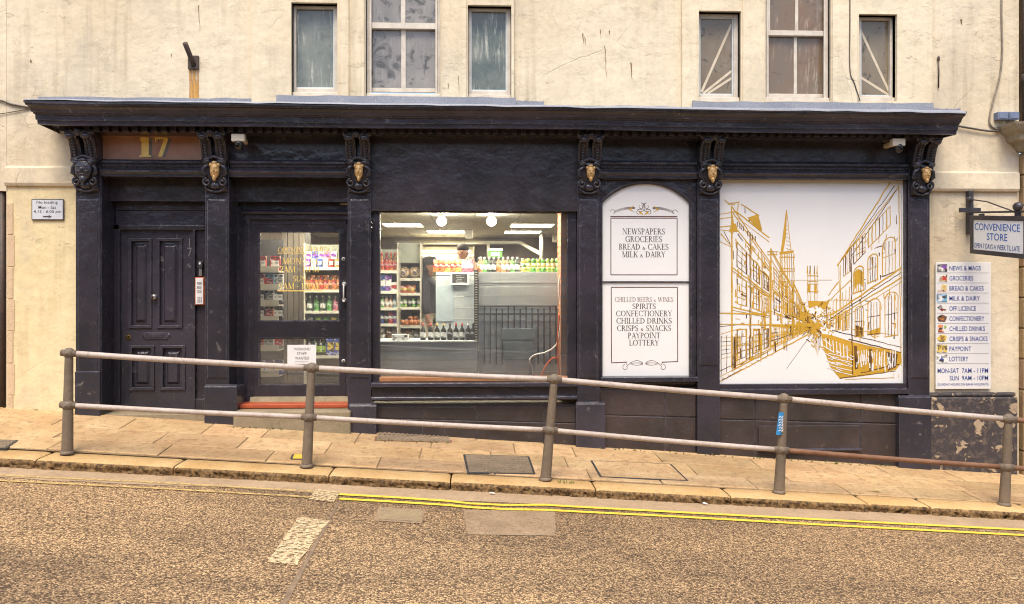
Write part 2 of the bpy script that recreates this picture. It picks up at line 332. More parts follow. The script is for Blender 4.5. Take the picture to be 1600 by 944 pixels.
# ------------------------------------------------------------------ mesh builder
ORG = {}
class MB:
    def __init__(s): s.v = []; s.f = []; s.mi = []; s.sm = []; s.tint = []; s.k = 0; s.t = (1, 1, 1)
    def add(s, vs, fs, mi=0, sm=False):
        b = len(s.v); s.v += [tuple(p) for p in vs]; s.tint += [s.t]*len(vs)
        for f in fs: s.f.append([b+i for i in f]); s.mi.append(mi); s.sm.append(sm)
        return s
    def box(s, x0, x1, y0, y1, z0, z1, mi=0):
        x0, x1 = min(x0, x1), max(x0, x1); y0, y1 = min(y0, y1), max(y0, y1); z0, z1 = min(z0, z1), max(z0, z1)
        return s.add([(x0, y0, z0), (x1, y0, z0), (x1, y1, z0), (x0, y1, z0), (x0, y0, z1), (x1, y0, z1), (x1, y1, z1), (x0, y1, z1)],
              [(0, 3, 2, 1), (4, 5, 6, 7), (0, 1, 5, 4), (1, 2, 6, 5), (2, 3, 7, 6), (3, 0, 4, 7)], mi)
    def prism_xz(s, o, y0, y1, mi=0):       # outline in x,z pushed back from y0 to y1
        a = sum(o[i][0]*o[(i+1) % len(o)][1]-o[(i+1) % len(o)][0]*o[i][1] for i in range(len(o)))
        if a < 0: o = o[::-1]
        n = len(o); vs = [(x, y0, z) for x, z in o]+[(x, y1, z) for x, z in o]
        fs = [tuple(range(n)), tuple(range(2*n-1, n-1, -1))]+[(i, i+n, (i+1) % n+n, (i+1) % n) for i in range(n)]
        return s.add(vs, fs, mi)
    def prism_yz(s, o, x0, x1, mi=0):
        n = len(o); vs = [(x0, y, z) for y, z in o]+[(x1, y, z) for y, z in o]
        a = sum(o[i][0]*o[(i+1) % n][1]-o[(i+1) % n][0]*o[i][1] for i in range(n))
        fs = [tuple(range(n-1, -1, -1)), tuple(range(n, 2*n))]+[(i, (i+1) % n, (i+1) % n+n, i+n) for i in range(n)]
        if a < 0: fs = [f[::-1] for f in fs]
        return s.add(vs, fs, mi)
    def prof(s, o, x0, x1, mi=0): return s.prism_yz(o, x0, x1, mi)
    def lathe(s, pr, c, n=16, axis='z', mi=0, sm=True):
        vs = []; fs = []
        for r, h in pr:
            for i in range(n):
                a = 2*PI*i/n; p = (r*math.cos(a), r*math.sin(a), h)
                if axis == 'y': p = (p[0], p[2], p[1])
                if axis == 'x': p = (p[2], p[0], p[1])
                vs.append((c[0]+p[0], c[1]+p[1], c[2]+p[2]))
        k = len(pr)
        for j in range(k-1):
            for i in range(n):
                f = (j*n+i, j*n+(i+1) % n, (j+1)*n+(i+1) % n, (j+1)*n+i)
                fs.append(f if axis != 'y' else f[::-1])
        fs.append(tuple(range(n-1, -1, -1))); fs.append(tuple(range((k-1)*n, k*n)))
        return s.add(vs, fs, mi, sm)
    def tube(s, pts, r, n=8, mi=0, r2=None):
        pts = [Vector(p) for p in pts]; vs = []; fs = []; up = None
        for j, p in enumerate(pts):
            d = (pts[min(j+1, len(pts)-1)]-pts[max(j-1, 0)]).normalized()
            if up is None: up = Vector((0, 0, 1)) if abs(d.z) < .9 else Vector((0, 1, 0))
            sd = d.cross(up).normalized(); u2 = sd.cross(d).normalized(); up = u2
            rr = r if r2 is None else r+(r2-r)*j/(len(pts)-1)
            for i in range(n):
                a = 2*PI*i/n; vs.append(p+sd*(rr*math.cos(a))+u2*(rr*math.sin(a)))
        for j in range(len(pts)-1):
            for i in range(n): fs.append((j*n+i, j*n+(i+1) % n, (j+1)*n+(i+1) % n, (j+1)*n+i))
        fs.append(tuple(range(n-1, -1, -1))); fs.append(tuple(range((len(pts)-1)*n, len(pts)*n)))
        return s.add(vs, fs, mi, True)
    def ball(s, c, rx, ry=None, rz=None, n=14, m=9, mi=0):
        ry = ry or rx; rz = rz or rx
        pr = [(max(.02, math.sin(PI*j/m)), -math.cos(PI*j/m)) for j in range(m+1)]
        vs = []; fs = []
        for r, h in pr:
            for i in range(n):
                a = 2*PI*i/n; vs.append((c[0]+rx*r*math.cos(a), c[1]+ry*r*math.sin(a), c[2]+rz*h))
        for j in range(m):
            for i in range(n): fs.append((j*n+i, j*n+(i+1) % n, (j+1)*n+(i+1) % n, (j+1)*n+i))
        fs.append(tuple(range(n-1, -1, -1))); fs.append(tuple(range(m*n, (m+1)*n)))
        return s.add(vs, fs, mi, True)
    def ribbon(s, pts, w, y, mi=0, step=.00006, w2=None):      # flat line drawn on an x,z plane facing -y
        s.k = (s.k+1) % 40; y = y-s.k*step; n = len(pts); L = []; Rr = []
        for j, (x, z) in enumerate(pts):
            ax, az = pts[max(j-1, 0)]; bx, bz = pts[min(j+1, n-1)]
            dx, dz = bx-ax, bz-az; l = math.hypot(dx, dz) or 1
            ww = w if w2 is None else w+(w2-w)*j/(n-1)
            L.append((x-dz/l*ww/2, y, z+dx/l*ww/2)); Rr.append((x+dz/l*ww/2, y, z-dx/l*ww/2))
        return s.add(L+Rr, [(j, n+j, n+j+1, j+1) for j in range(n-1)], mi)
    def poly(s, pts, y, mi=0, step=.00006):
        s.k = (s.k+1) % 40; y = y-s.k*step
        a = sum(pts[i][0]*pts[(i+1) % len(pts)][1]-pts[(i+1) % len(pts)][0]*pts[i][1] for i in range(len(pts)))
        if a < 0: pts = pts[::-1]
        return s.add([(x, y, z) for x, z in pts], [tuple(range(len(pts)))], mi)
    def build(s, name, mats, parent=None, bevel=0.0, seg=2, sub=0):
        me = bpy.data.meshes.new(name); o0 = ORG.get(parent, (0, 0, 0)) if parent else (0, 0, 0)
        me.from_pydata([(v[0]-o0[0], v[1]-o0[1], v[2]-o0[2]) for v in s.v], [], s.f)
        if not isinstance(mats, (list, tuple)): mats = [mats]
        for m_ in mats: me.materials.append(m_)
        me.polygons.foreach_set('material_index', s.mi); me.polygons.foreach_set('use_smooth', s.sm)
        ca = me.color_attributes.new('tint', 'FLOAT_COLOR', 'POINT')
        ca.data.foreach_set('color', [c for t in s.tint for c in (*t, 1)])
        me.update()
        o = bpy.data.objects.new(name, me); C.objects.link(o)
        if parent: o.parent = parent; ORG[o] = o0
        else: ORG[o] = (0, 0, 0)
        if bevel:
            b = o.modifiers.new('bevel', 'BEVEL'); b.width = bevel; b.segments = seg; b.limit_method = 'ANGLE'; b.angle_limit = math.radians(40)
        if sub:
            b = o.modifiers.new('smooth', 'SUBSURF'); b.levels = b.render_levels = sub
        return o
def tag(o, label, cat, group=None):
    o['label'] = label; o['category'] = cat
    if group: o['group'] = group
    return o
def thing(name, loc, label, cat, group=None):
    o = bpy.data.objects.new(name, None); C.objects.link(o); o.location = loc; ORG[o] = tuple(loc)
    o.empty_display_size = .1
    return tag(o, label, cat, group)
def struct(o, kind='structure'): o['kind'] = kind; return o
def copy_thing(o, loc, label=None):
    c = o.copy(); C.objects.link(c); c.location = loc
    if label: c['label'] = label
    for ch in o.children:
        d = ch.copy(); C.objects.link(d); d.parent = c
        for g in ch.children:
            e = g.copy(); C.objects.link(e); e.parent = d
    return c

# ------------------------------------------------------------------ lettering
_tc = {}
def textmesh(s, weight=0.0, shear=0.0, space=1.0):
    k = (s, weight, shear, space)
    if k in _tc: return _tc[k]
    cu = bpy.data.curves.new('t', 'FONT'); cu.body = s; cu.size = 1; cu.offset = weight; cu.shear = shear; cu.space_character = space
    cu.resolution_u = 3; ob = bpy.data.objects.new('t', cu); C.objects.link(ob)
    dg = bpy.context.evaluated_depsgraph_get(); me = bpy.data.meshes.new_from_object(ob.evaluated_get(dg))
    vs = [(v.co.x, v.co.y) for v in me.vertices]; fs = [tuple(p.vertices) for p in me.polygons]
    bpy.data.objects.remove(ob); bpy.data.curves.remove(cu); bpy.data.meshes.remove(me)
    _tc[k] = (vs, fs); return _tc[k]
ALLTXT = ['No loading', 'Mon - Sat', '4.15 - 6.00 pm', 'NEWS & MAGS', 'GROCERIES', 'BREAD & CAKES', 'MILK & DAIRY', 'OFF LICENCE', 'CONFECTIONERY', 'CHILLED DRINKS',
          'CRISPS & SNACKS', 'PAYPOINT', 'LOTTERY', 'MON-SAT', '7AM - 11PM', 'SUN', '9AM - 10PM', '(SUNDAY HOURS ON BANK HOLIDAYS)', 'CONVENIENCE', 'STORE', 'OPEN 7 DAYS A WEEK TIL LATE',
          'WEEKEND', 'STAFF', 'WANTED', 'P']
def sans(mb, s, box, y, mi=0, weight=0.005, fit='box', place=None):
    """letters filling box (x0,x1,z0,z1)"""
    vs, fs = textmesh(s, weight)
    ax, bx = min(v[0] for v in vs), max(v[0] for v in vs); az, bz = min(v[1] for v in vs), max(v[1] for v in vs)
    x0, x1, z0, z1 = box; sx = (x1-x0)/(bx-ax); sz = (z1-z0)/(bz-az)
    pts = [(x0+(v[0]-ax)*sx, y, z0+(v[1]-az)*sz) for v in vs]
    if place: pts = [place(*p) for p in pts]
    mb.add(pts, fs, mi)
def arc(cx, cz, rx, rz, a0, a1, T, t, n=12):
    o, i = [], []
    for k in range(n+1):
        a = math.radians(a0+(a1-a0)*k/n); o.append((cx+rx*math.cos(a), cz+rz*math.sin(a))); i.append((cx+(rx-T)*math.cos(a), cz+(rz-t)*math.sin(a)))
    return [[o[k], o[k+1], i[k+1], i[k]] for k in range(n)]
def seg(x0, z0, x1, z1, w): return [[(x0-w/2, z0), (x0+w/2, z0), (x1+w/2, z1), (x1-w/2, z1)]]
def bar(x0, x1, z, h=.05): return [[(x0, z-h/2), (x1, z-h/2), (x1, z+h/2), (x0, z+h/2)]]
def glyph(c, T=.15, t=.05):
    S = lambda x, z, w=.15: bar(x-w, x+w, z, .045)
    V = lambda x, w=T, a=0, b=1: seg(x, a, x, b, w)+(S(x, .022) if a == 0 else [])+(S(x, .978) if b == 1 else [])
    if c == 'A': return .82, seg(.10, 0, .40, 1, t)+seg(.72, 0, .40, 1, T)+bar(.2, .62, .33)+S(.10, .022, .11)+S(.71, .022, .14)
    if c == 'B': return .72, V(.17)+arc(.22, .75, .36, .25, -90, 90, T, t)+arc(.22, .265, .44, .265, -90, 90, T, t)
    if c == 'C': return .86, arc(.48, .5, .45, .5, 48, 312, T, t, 18)+seg(.79, .70, .79, .98, t)+seg(.79, .02, .79, .26, t)
    if c == 'D': return .90, V(.17)+arc(.22, .5, .62, .5, -90, 90, T, t, 16)
    if c == 'E': return .70, V(.17)+bar(.17, .6, .975)+bar(.17, .5, .51)+bar(.17, .64, .025)+seg(.6, .78, .6, .98, .04)+seg(.63, .02, .63, .24, .04)+seg(.5, .42, .5, .6, .04)
    if c == 'F': return .66, V(.17)+bar(.17, .6, .975)+bar(.17, .5, .51)+seg(.6, .78, .6, .98, .04)+seg(.5, .42, .5, .6, .04)
    if c == 'G': return .90, arc(.48, .5, .45, .5, 48, 335, T, t, 18)+seg(.79, .70, .79, .98, t)+seg(.78, .06, .78, .42, T*.8)+bar(.6, .92, .42)
    if c == 'H': return .92, V(.17)+V(.75)+bar(.17, .75, .51)
    if c == 'I': return .36, V(.18)
    if c == 'K': return .84, V(.17)+seg(.22, .42, .68, 1, t)+seg(.72, 0, .36, .58, T)+S(.7, .978, .1)+S(.72, .022, .14)
    if c == 'L': return .68, V(.17)+bar(.17, .62, .025)+seg(.61, .02, .61, .26, .045)
    if c == 'M': return 1.06, V(.14, t)+seg(.16, 1, .52, .02, T)+seg(.52, .02, .88, 1, t)+V(.90)
    if c == 'N': return .92, V(.14, t)+seg(.16, 1, .76, 0, T)+V(.77, t)
    if c == 'O': return .96, arc(.48, .5, .46, .5, 0, 360, T, t, 24)
    if c == 'P': return .68, V(.17)+arc(.22, .72, .40, .28, -90, 90, T, t)
    if c == 'R': return .80, V(.17)+arc(.22, .74, .38, .26, -90, 90, T, t)+seg(.72, 0, .38, .5, T)+S(.74, .022, .1)
    if c == 'S': return .62, arc(.31, .755, .27, .245, 30, 250, T*.8, t, 12)+arc(.31, .26, .29, .26, -150, 80, T*.8, t, 12)+seg(.46, .36, .16, .64, T*1.1)+seg(.54, .76, .54, .97, .04)+seg(.05, .03, .05, .25, .04)
    if c == 'T': return .76, V(.38)[:2]+bar(.02, .74, .975)+seg(.04, .74, .04, .98, .045)+seg(.72, .74, .72, .98, .045)
    if c == 'U': return .92, V(.17, T, .3, 1)+arc(.46, .32, .365, .32, 180, 360, T, t, 12)+V(.79, t, .3, 1)
    if c == 'W': return 1.16, seg(.12, 1, .36, 0, T)+seg(.36, 0, .58, 1, t)+seg(.58, 1, .80, 0, T)+seg(.80, 0, 1.04, 1, t)+S(.12, .978, .12)+S(1.04, .978, .1)
    if c == 'Y': return .80, seg(.10, 1, .40, .45, T)+seg(.70, 1, .40, .45, t)+seg(.40, 0, .40, .47, T)+S(.4, .022)+S(.1, .978, .12)+S(.7, .978, .1)
    if c == '&': return .74, arc(.30, .38, .15, .13, 0, 360, .06, .04, 10)+arc(.30, .14, .22, .16, 60, 330, .07, .045, 10)+seg(.58, 0, .22, .42, .08)+seg(.36, .06, .6, .3, .045)
    if c == '0': return .66, arc(.33, .5, .30, .5, 0, 360, T, t, 20)
    if c == '1': return .44, V(.22)[:2]+bar(.05, .22, .86, .07)
    if c == '7': return .62, bar(.05, .58, .955, .09)+seg(.26, 0, .54, .95, T)+seg(.07, .74, .07, .98, .05)
    if c == '9': return .64, arc(.31, .68, .28, .32, 0, 360, T*.9, t, 16)+seg(.20, 0, .54, .55, T*.8)
    if c == '-': return .44, bar(.06, .38, .40, .07)
    if c == ' ': return .30, []
    return .4, []
def serif(mb, s, xc, z0, z1, y, mi=0, width=None, place=None):
    h = z1-z0; items = []; x = 0
    for ch in s:
        w, st = glyph(ch); items.append((x, st)); x += w+.03
    sx = h if width is None else width/x
    for x0, st in items:
        for q in st:
            mb.poly([(xc+(x0+p[0]-x/2)*sx, z0+p[1]*h) for p in q], y, mi, .00004)
def spiral(cx, cz, r0, r1, a0, a1, n=18, sx=1):
    return [(cx+sx*(r0+(r1-r0)*k/n)*math.cos(math.radians(a0+(a1-a0)*k/n)), cz+(r0+(r1-r0)*k/n)*math.sin(math.radians(a0+(a1-a0)*k/n))) for k in range(n+1)]
for t_ in ALLTXT: textmesh(t_, .005)

# ================================================================== GROUND
def bil(x, y, dz=0): return (x, y, gz(x, y)+dz)
mb = MB()
xs = [-90, -30, -12]+[-9+.5*i for i in range(37)]+[12, 30, 90]
ys = [-1.60, -1.9, -2.4, -3, -4, -5, -6, -8, -12, -30, -90]
vs = [(x, y, zr(x)) for y in ys for x in xs]; nx = len(xs)
mb.add(vs, [(j*nx+i, (j+1)*nx+i, (j+1)*nx+i+1, j*nx+i+1) for j in range(len(ys)-1) for i in range(nx-1)])
struct(mb.build('road', M['asphalt']))
def strip(mb, pts, w, dz=.004, mi=0, yo=0):         # a painted strip lying on the road along points (x, y)
    n = len(pts); a = []; b = []
    for j, (x, y) in enumerate(pts):
        ax, ay = pts[max(0, j-1)]; bx, by = pts[min(n-1, j+1)]
        l = math.hypot(bx-ax, by-ay); nxx, nyy = -(by-ay)/l, (bx-ax)/l
        for lst, s in ((a, 1), (b, -1)):
            X_, Y_ = x+nxx*w/2*s, y+nyy*w/2*s; lst.append((X_, Y_, zr(X_)+dz))
    mb.add(a+b, [(j, n+j, n+j+1, j+1) for j in range(n-1)], mi)
# silted channel between kerb and lines
mb = MB(); pts = [(-9+i*.25) for i in range(73)]
a = [(x, -1.60, zr(x)+.004) for x in pts]; b = [(x, -1.99+.03*math.sin(x*2.1)+.02*random.uniform(-1, 1), zr(x)+.004) for x in pts]; n = len(pts)
mb.add(a+b, [(j, n+j, n+j+1, j+1) for j in range(n-1)])
struct(mb.build('gutter_channel', M['gutter']))
def ground_line(px): return [G(*p) for p in px]
def dense(pts, k=8):
    o = []
    for (a, b), (c, d) in zip(pts, pts[1:]): o += [(a+(c-a)*i/k, b+(d-b)*i/k) for i in range(k)]
    return o+[pts[-1]]
mb = MB()
strip(mb, dense(ground_line([(-120, 737), (0, 744), (240, 755), (470, 768), (528, 771)])), .05, .008)
strip(mb, dense(ground_line([(-120, 745), (0, 752), (240, 764), (470, 777), (528, 781)])), .05, .008)
struct(mb.build('faded_yellow_line', M['oldyellow']))
mb = MB()
strip(mb, dense(ground_line([(530, 773.5), (620, 778.5), (700, 784), (735, 788), (790, 790.5), (850, 790), (900, 793), (1050, 801), (1300, 814), (1600, 829), (1800, 839)])), .062, .008)
strip(mb, dense(ground_line([(530, 780.5), (620, 785.5), (700, 790.5), (735, 794), (790, 797), (850, 798), (900, 800.5), (1050, 808), (1300, 822), (1600, 837.5), (1800, 847)])), .062, .008)
struct(mb.build('yellow_line', M['yellow']))
def road_poly(name, px, m, dz, cuts=10):
    pts = ground_line(px); o = []
    for (a, b), (c, d) in zip(pts, pts[1:]+pts[:1]):
        for i in range(cuts):
            j = random.uniform(-.006, .006); o.append((a+(c-a)*i/cuts+j, b+(d-b)*i/cuts+j))
    mb = MB(); mb.add([(x, y, zr(x)+dz) for x, y in o], [tuple(range(len(o)))])
    me = mb.build(name, m)
    if me.data.polygons[0].normal.z < 0: me.data.flip_normals()
    return struct(me)
road_poly('trench_seam', [(529, 784), (532.5, 784), (447, 944), (384, 1010), (378, 1010), (441, 940)], M['trench'], .004)
road_poly('bay_marking', [(466, 809), (515, 815), (463, 885), (418, 880)], M['white_line'], .008)
road_poly('bay_marking', [(494, 766), (530, 770), (522, 787), (482, 782)], M['white_line'], .012)
road_poly('bay_marking', [(1576, 905), (1640, 898), (1640, 912)], M['white_line'], .008)
road_poly('tarmac_patch', [(724, 797), (868, 800), (868, 838), (730, 836)], M['patch'], .004)

# pavement: flags over a bed of mortar
random.seed(21)
mb = MB(); xs = [-12+.5*i for i in range(50)]; ysp = [.8, .3, 0, -.4, -.8, -1.2, -1.34]
vs = [bil(x, y, -.012) for y in ysp for x in xs]; nx = len(xs)
mb.add(vs, [(j*nx+i, (j+1)*nx+i, (j+1)*nx+i+1, j*nx+i+1) for j in range(len(ysp)-1) for i in range(nx-1)], 1)
def slab(mb, x0, x1, y0, y1, dz, g=.005, c=.008, mi=0, tilt=.004, n=1):
    x0 += g; x1 -= g; y0 += g; y1 -= g
    tz = [random.uniform(-tilt, tilt) for _ in range(4)]
    lo = [(x0, y0), (x1, y0), (x1, y1), (x0, y1)]; hi = [(x0+c, y0+c), (x1-c, y0+c), (x1-c, y1-c), (x0+c, y1-c)]
    v = [bil(x, y, dz-.03) for x, y in lo]+[bil(x, y, dz-c*.7+t) for (x, y), t in zip(lo, tz)]+[bil(x, y, dz+t) for (x, y), t in zip(hi, tz)]
    f = []
    for b in (0, 4): f += [(b+i, b+(i+1) % 4, b+4+(i+1) % 4, b+4+i) for i in range(4)]
    f.append((8, 9, 10, 11)); mb.add(v, f, mi)
rows = [(.55, -.02), (-.02, -.48), (-.48, -.93), (-.93, -1.32)]
for ri, (ya, yb) in enumerate(rows):
    x = -11+random.uniform(0, .5)
    while x < 11:
        w = random.uniform(.62, 1.15); k = random.uniform(.80, 1.12); mb.t = (k*random.uniform(.98, 1.03), k, k*random.uniform(.93, 1.03))
        slab(mb, x, x+w, yb, ya, .0); x += w
mb.t = (1, 1, 1)
struct(mb.build('pavement', [M['slab'], M['mortar']]))
# kerb stones with worn arris and a broken face
mb = MB(); cuts = [-9.5, -8.1, -6.7, -5.5]+[G(px, 740)[0] for px in (38, 280, 527, 705, 920, 1107, 1285)]+[4.35, 5.4, 6.6, 8, 9.5]
for x0, x1 in zip(cuts, cuts[1:]):
    k = random.uniform(.85, 1.08); mb.t = (k, k*.99, k*.95)
    n = max(12, int((x1-x0)/.03)); j0 = random.uniform(-.012, .012); rings = []
    prof_ = [(-1.325, -.05), (-1.325, -.006), (-1.333, 0), (-1.50, 0), (-1.60, -.003), (-1.628, -.014), (-1.644, -.035), (-1.650, -.055), (-1.652, -.075), (-1.655, -.1), (-1.66, -.16)]
    vs = []
    for i in range(n+1):
        t = i/n; x = x0+.007+(x1-x0-.014)*t; e = min(t, 1-t)*(x1-x0); rd = max(0, .025-e)*.5
        for q, (y, dz) in enumerate(prof_):
            yy, zz = y, dz
            if q >= 4: yy += random.uniform(-.004, .004)+j0
            if q >= 7: yy += abs(random.gauss(0, .020)); zz += random.uniform(-.009, .009)
            vs.append((x, yy+rd*(1 if q > 3 else 0), zk(x)+zz-rd))
    m_ = len(prof_)
    fs = [(i*m_+q, i*m_+q+1, (i+1)*m_+q+1, (i+1)*m_+q) for i in range(n) for q in range(m_-1)]
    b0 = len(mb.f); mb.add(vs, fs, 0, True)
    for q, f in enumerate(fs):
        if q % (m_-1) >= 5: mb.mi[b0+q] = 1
    mb.add(vs[:m_], [tuple(range(m_))], 0); mb.add(vs[-m_:], [tuple(range(m_-1, -1, -1))], 0)
mb.t = (1, 1, 1)
struct(mb.build('kerb', [M['kerb'], M['kerbface']]))

# covers let into the ground
def cover(name, px, m, dz, label, cat, pattern=0, fr=None):
    pts = ground_line(px); c = (sum(p[0] for p in pts)/4, sum(p[1] for p in pts)/4)
    t = thing(name, (c[0], c[1], gz(*c)), label, cat)
    mb = MB(); v = [bil(x, y, dz) for x, y in pts]+[bil(x, y, -.02) for x, y in pts]
    mb.add(v, [(0, 1, 2, 3), (4, 5, 1, 0), (5, 6, 2, 1), (6, 7, 3, 2), (7, 4, 0, 3)])
    if pattern:
        nu, nv = pattern
        for i in range(nu):
            for j in range(nv):
                def q(u, w):
                    a = [pts[0][k]+(pts[1][k]-pts[0][k])*u for k in (0, 1)]; b = [pts[3][k]+(pts[2][k]-pts[3][k])*u for k in (0, 1)]
                    return (a[0]+(b[0]-a[0])*w, a[1]+(b[1]-a[1])*w)
                u0, w0, u1, w1 = (i+.2)/nu, (j+.2)/nv, (i+.8)/nu, (j+.8)/nv
                qq = [q(u0, w0), q(u1, w0), q(u1, w1), q(u0, w1)]
                mb.add([bil(*p, dz) for p in qq]+[bil(*p, dz+.004) for p in qq], [(4, 5, 6, 7), (0, 1, 5, 4), (1, 2, 6, 5), (2, 3, 7, 6), (3, 0, 4, 7)])
    lid = mb.build('lid', m, t)
    mb = MB()
    for (a, b), (c_, d) in zip(pts, pts[1:]+pts[:1]):
        l = math.hypot(c_-a, d-b); ex, ey = (c_-a)/l*.012, (d-b)/l*.012; nx_, ny_ = (d-b)/l*.022, -(c_-a)/l*.022
        p4 = [(a-ex, b-ey), (c_+ex, d+ey), (c_+ex+nx_, d+ey+ny_), (a-ex+nx_, b-ey+ny_)]
        mb.add([bil(*p, dz-.002) for p in p4]+[bil(*p, -.02) for p in p4], [(0, 1, 2, 3), (4, 5, 1, 0), (6, 7, 3, 2), (5, 6, 2, 1), (7, 4, 0, 3)])
    mb.build('rim', fr or M['darkslot'], t); return t
cover('inspection_cover', [(733, 738), (833, 740), (824, 714), (727, 711)], M['coveriron'], .005, 'dark ribbed iron inspection cover in the pavement by the middle railing post', 'manhole cover', (22, 8))
cover('chamber_cover', [(940, 745), (1072, 751), (1046, 726), (926, 721)], M['slab'], .006, 'large stone filled chamber cover in the pavement under the white posters', 'manhole cover', 0)
cover('light_grating', [(588, 688), (703, 691), (702, 681), (592, 674)], M['coveriron'], .005, 'worn iron pavement grating below the wide shop window', 'grating', (16, 2), M['rustrail'])
cover('stopcock_cover', [(457, 717), (477, 717.5), (480, 711), (460, 710.5)], M['yellow'], .005, 'tiny yellow painted stopcock cover by the second post from the left', 'cover')
cover('drain_cover', [(-26, 700), (8, 700), (24, 689), (-8, 688)], M['coveriron'], .005, 'small dark cover in the pavement at far left', 'manhole cover', (6, 3))
pts = ground_line([(590, 812), (656, 816), (661, 799), (597, 795)]); cx_, cy_ = sum(p[0] for p in pts)/4, sum(p[1] for p in pts)/4
t = thing('hydrant_cover', (cx_, cy_, zr(cx_)), 'dusty pale rectangular cover set in the road below the yellow lines', 'manhole cover')
mb = MB(); mb.add([(x, y, zr(x)+.007) for x, y in pts], [(0, 1, 2, 3)]); mb.build('lid', stone('silt_covered_iron', (.31, .235, .13), (.25, .185, .11), (.14, .11, .08), 12, .5, .8), t)
mb = MB(); o_ = ground_line([(584, 814.5), (659, 819), (665, 797), (592, 792.5)])
mb.add([(x, y, zr(x)+.0045) for x, y in o_], [(0, 1, 2, 3)]); mb.build('rim', M['patch'], t)

def scrap(px, py, w, d, c, label, name='litter'):
    x, y = G(px, py); mb = MB(); n = 7; v = []
    for i in range(n): a_ = 2*PI*i/n; v.append((x+w*math.cos(a_)*random.uniform(.7, 1.1), y+d*math.sin(a_)*random.uniform(.7, 1.1)))
    mb.add([(a_, b_, gz(a_, b_)+.012+random.uniform(0, .02)) for a_, b_ in v]+[(x, y, gz(x, y)+.03)], [(i, (i+1) % n, n) for i in range(n)])
    mb.add([(a_, b_, gz(a_, b_)-.0) for a_, b_ in v], [tuple(range(n-1, -1, -1))]); tag(mb.build(name, c), label, 'litter')
rd = random.Random(4)
scrap(637, 676, .09, .03, M['rustrail'] if 0 else pm('orange_scrap', (.55, .17, .05)), 'flat orange scrap lying against the wall below the wide shop window')
scrap(807, 684, .06, .02, pm('orange_scrap', (.55, .17, .05)), 'small orange scrap by the wall left of the middle post')
scrap(724, 678, .025, .02, pm('yellow_scrap', (.62, .42, .06)), 'little yellow leaf by the wall below the wide shop window', 'leaf')
scrap(158, 647, .05, .03, pm('orange_scrap', (.55, .17, .05)), 'orange scrap at the foot of the leftmost pilaster')
scrap(769, 774, .03, .02, M['whiteplain'], 'pale scrap in the gutter left of the middle post')
scrap(1370, 769, .05, .02, pm('straw_leaf', (.6, .46, .2)), 'straw coloured leaf on the pavement right of the fourth post', 'leaf')
scrap(1101, 790, .03, .02, M['whiteplain'], 'white scrap in the gutter left of the fourth post')
scrap(1195, 706, .05, .02, pm('orange_scrap', (.55, .17, .05)), 'orange scrap by the wall behind the fourth post')
mb = MB()
for (pa, pb, py0, py1, k) in ((352, 545, 668, 674, 46), (590, 700, 690, 692, 18), (0, 60, 632, 641, 30), (905, 1450, 699, 733, 60), (860, 905, 752, 756, 8)):
    for i in range(k):
        t_ = rd.random()**2.2 if pa == 352 else rd.random(); t_ = 1-t_ if pa == 352 else t_
        x, y = G(pa+(pb-pa)*t_, py0+(py1-py0)*t_+rd.uniform(-1, 1)); z = gz(x, y)
        for q in range(3): 
            a_ = rd.uniform(0, 6.28); h_ = rd.uniform(.008, .03); mb.add([(x-.006, y, z), (x+.006, y, z), (x+.02*math.cos(a_), y+.02*math.sin(a_), z+h_)], [(0, 1, 2)])
struct(mb.build('moss', pm('green_moss', (.09, .12, .025), (.16, .15, .04), 20, .9)), 'stuff')

# ================================================================== BUILDING
B = thing('corner_building', (.4, .4, zf(.4)), 'cream rendered building with six tall upper windows above the black shopfront', 'building')
SHOP = (-4.50, 5.24, -3, 2.98)
def wall_holes(mb, x0, x1, z0, z1, y, holes, depth, mi=0, sides=0.0):
    xs = sorted({x0, x1, *[min(max(h[i], x0), x1) for h in holes for i in (0, 1)]}); zs = sorted({z0, z1, *[min(max(h[i], z0), z1) for h in holes for i in (2, 3)]})
    for a, b in zip(xs, xs[1:]):
        for c, d in zip(zs, zs[1:]):
            mx_, mz_ = (a+b)/2, (c+d)/2
            if any(h[0] < mx_ < h[1] and h[2] < mz_ < h[3] for h in holes): continue
            mb.add([(a, y, c), (b, y, c), (b, y, d), (a, y, d)], [(0, 1, 2, 3)], mi)
    for a, b, c, d in holes:
        dd = y+depth
        mb.add([(a, y, c), (a, dd, c), (a, dd, d), (a, y, d)], [(3, 2, 1, 0)], mi); mb.add([(b, y, c), (b, dd, c), (b, dd, d), (b, y, d)], [(0, 1, 2, 3)], mi)
        mb.add([(a, y, d), (b, y, d), (b, dd, d), (a, dd, d)], [(3, 2, 1, 0)], mi); mb.add([(a, y, c), (b, y, c), (b, dd, c), (a, dd, c)], [(0, 1, 2, 3)], mi)
    if sides:
        for x, s in ((x0, 1), (x1, -1)):
            f = (0, 1, 2, 3) if s < 0 else (3, 2, 1, 0)
            mb.add([(x, y, z0), (x, y+sides, z0), (x, y+sides, z1), (x, y, z1)], [f], mi)
WINS = {'A': (455, 4, 527, 150), 'B': (571, -75, 688, 152), 'C': (731, 8, 799, 154), 'D': (1092, 17, 1158, 158), 'E': (1196, -75, 1299, 158), 'F': (1342, 22, 1402, 158)}
WR = {k: R(*v, .05) for k, v in WINS.items()}
XL, XR, ZT = X(10, .1), X(1592, .1), 5.7
mb = MB()
wall_holes(mb, XL, XR, -3, ZT, .10, [SHOP]+list(WR.values()), .3)
mb.add([(XL, .1, -3), (XL, 2, -3), (XL, 2, ZT), (XL, .1, ZT)], [(0, 1, 2, 3)]); mb.add([(XR, .1, -3), (XR, 2, -3), (XR, 2, ZT), (XR, .1, ZT)], [(0, 1, 2, 3)])
mb.build('wall', M['wall'], B)
mb = MB(); zb = 3.2
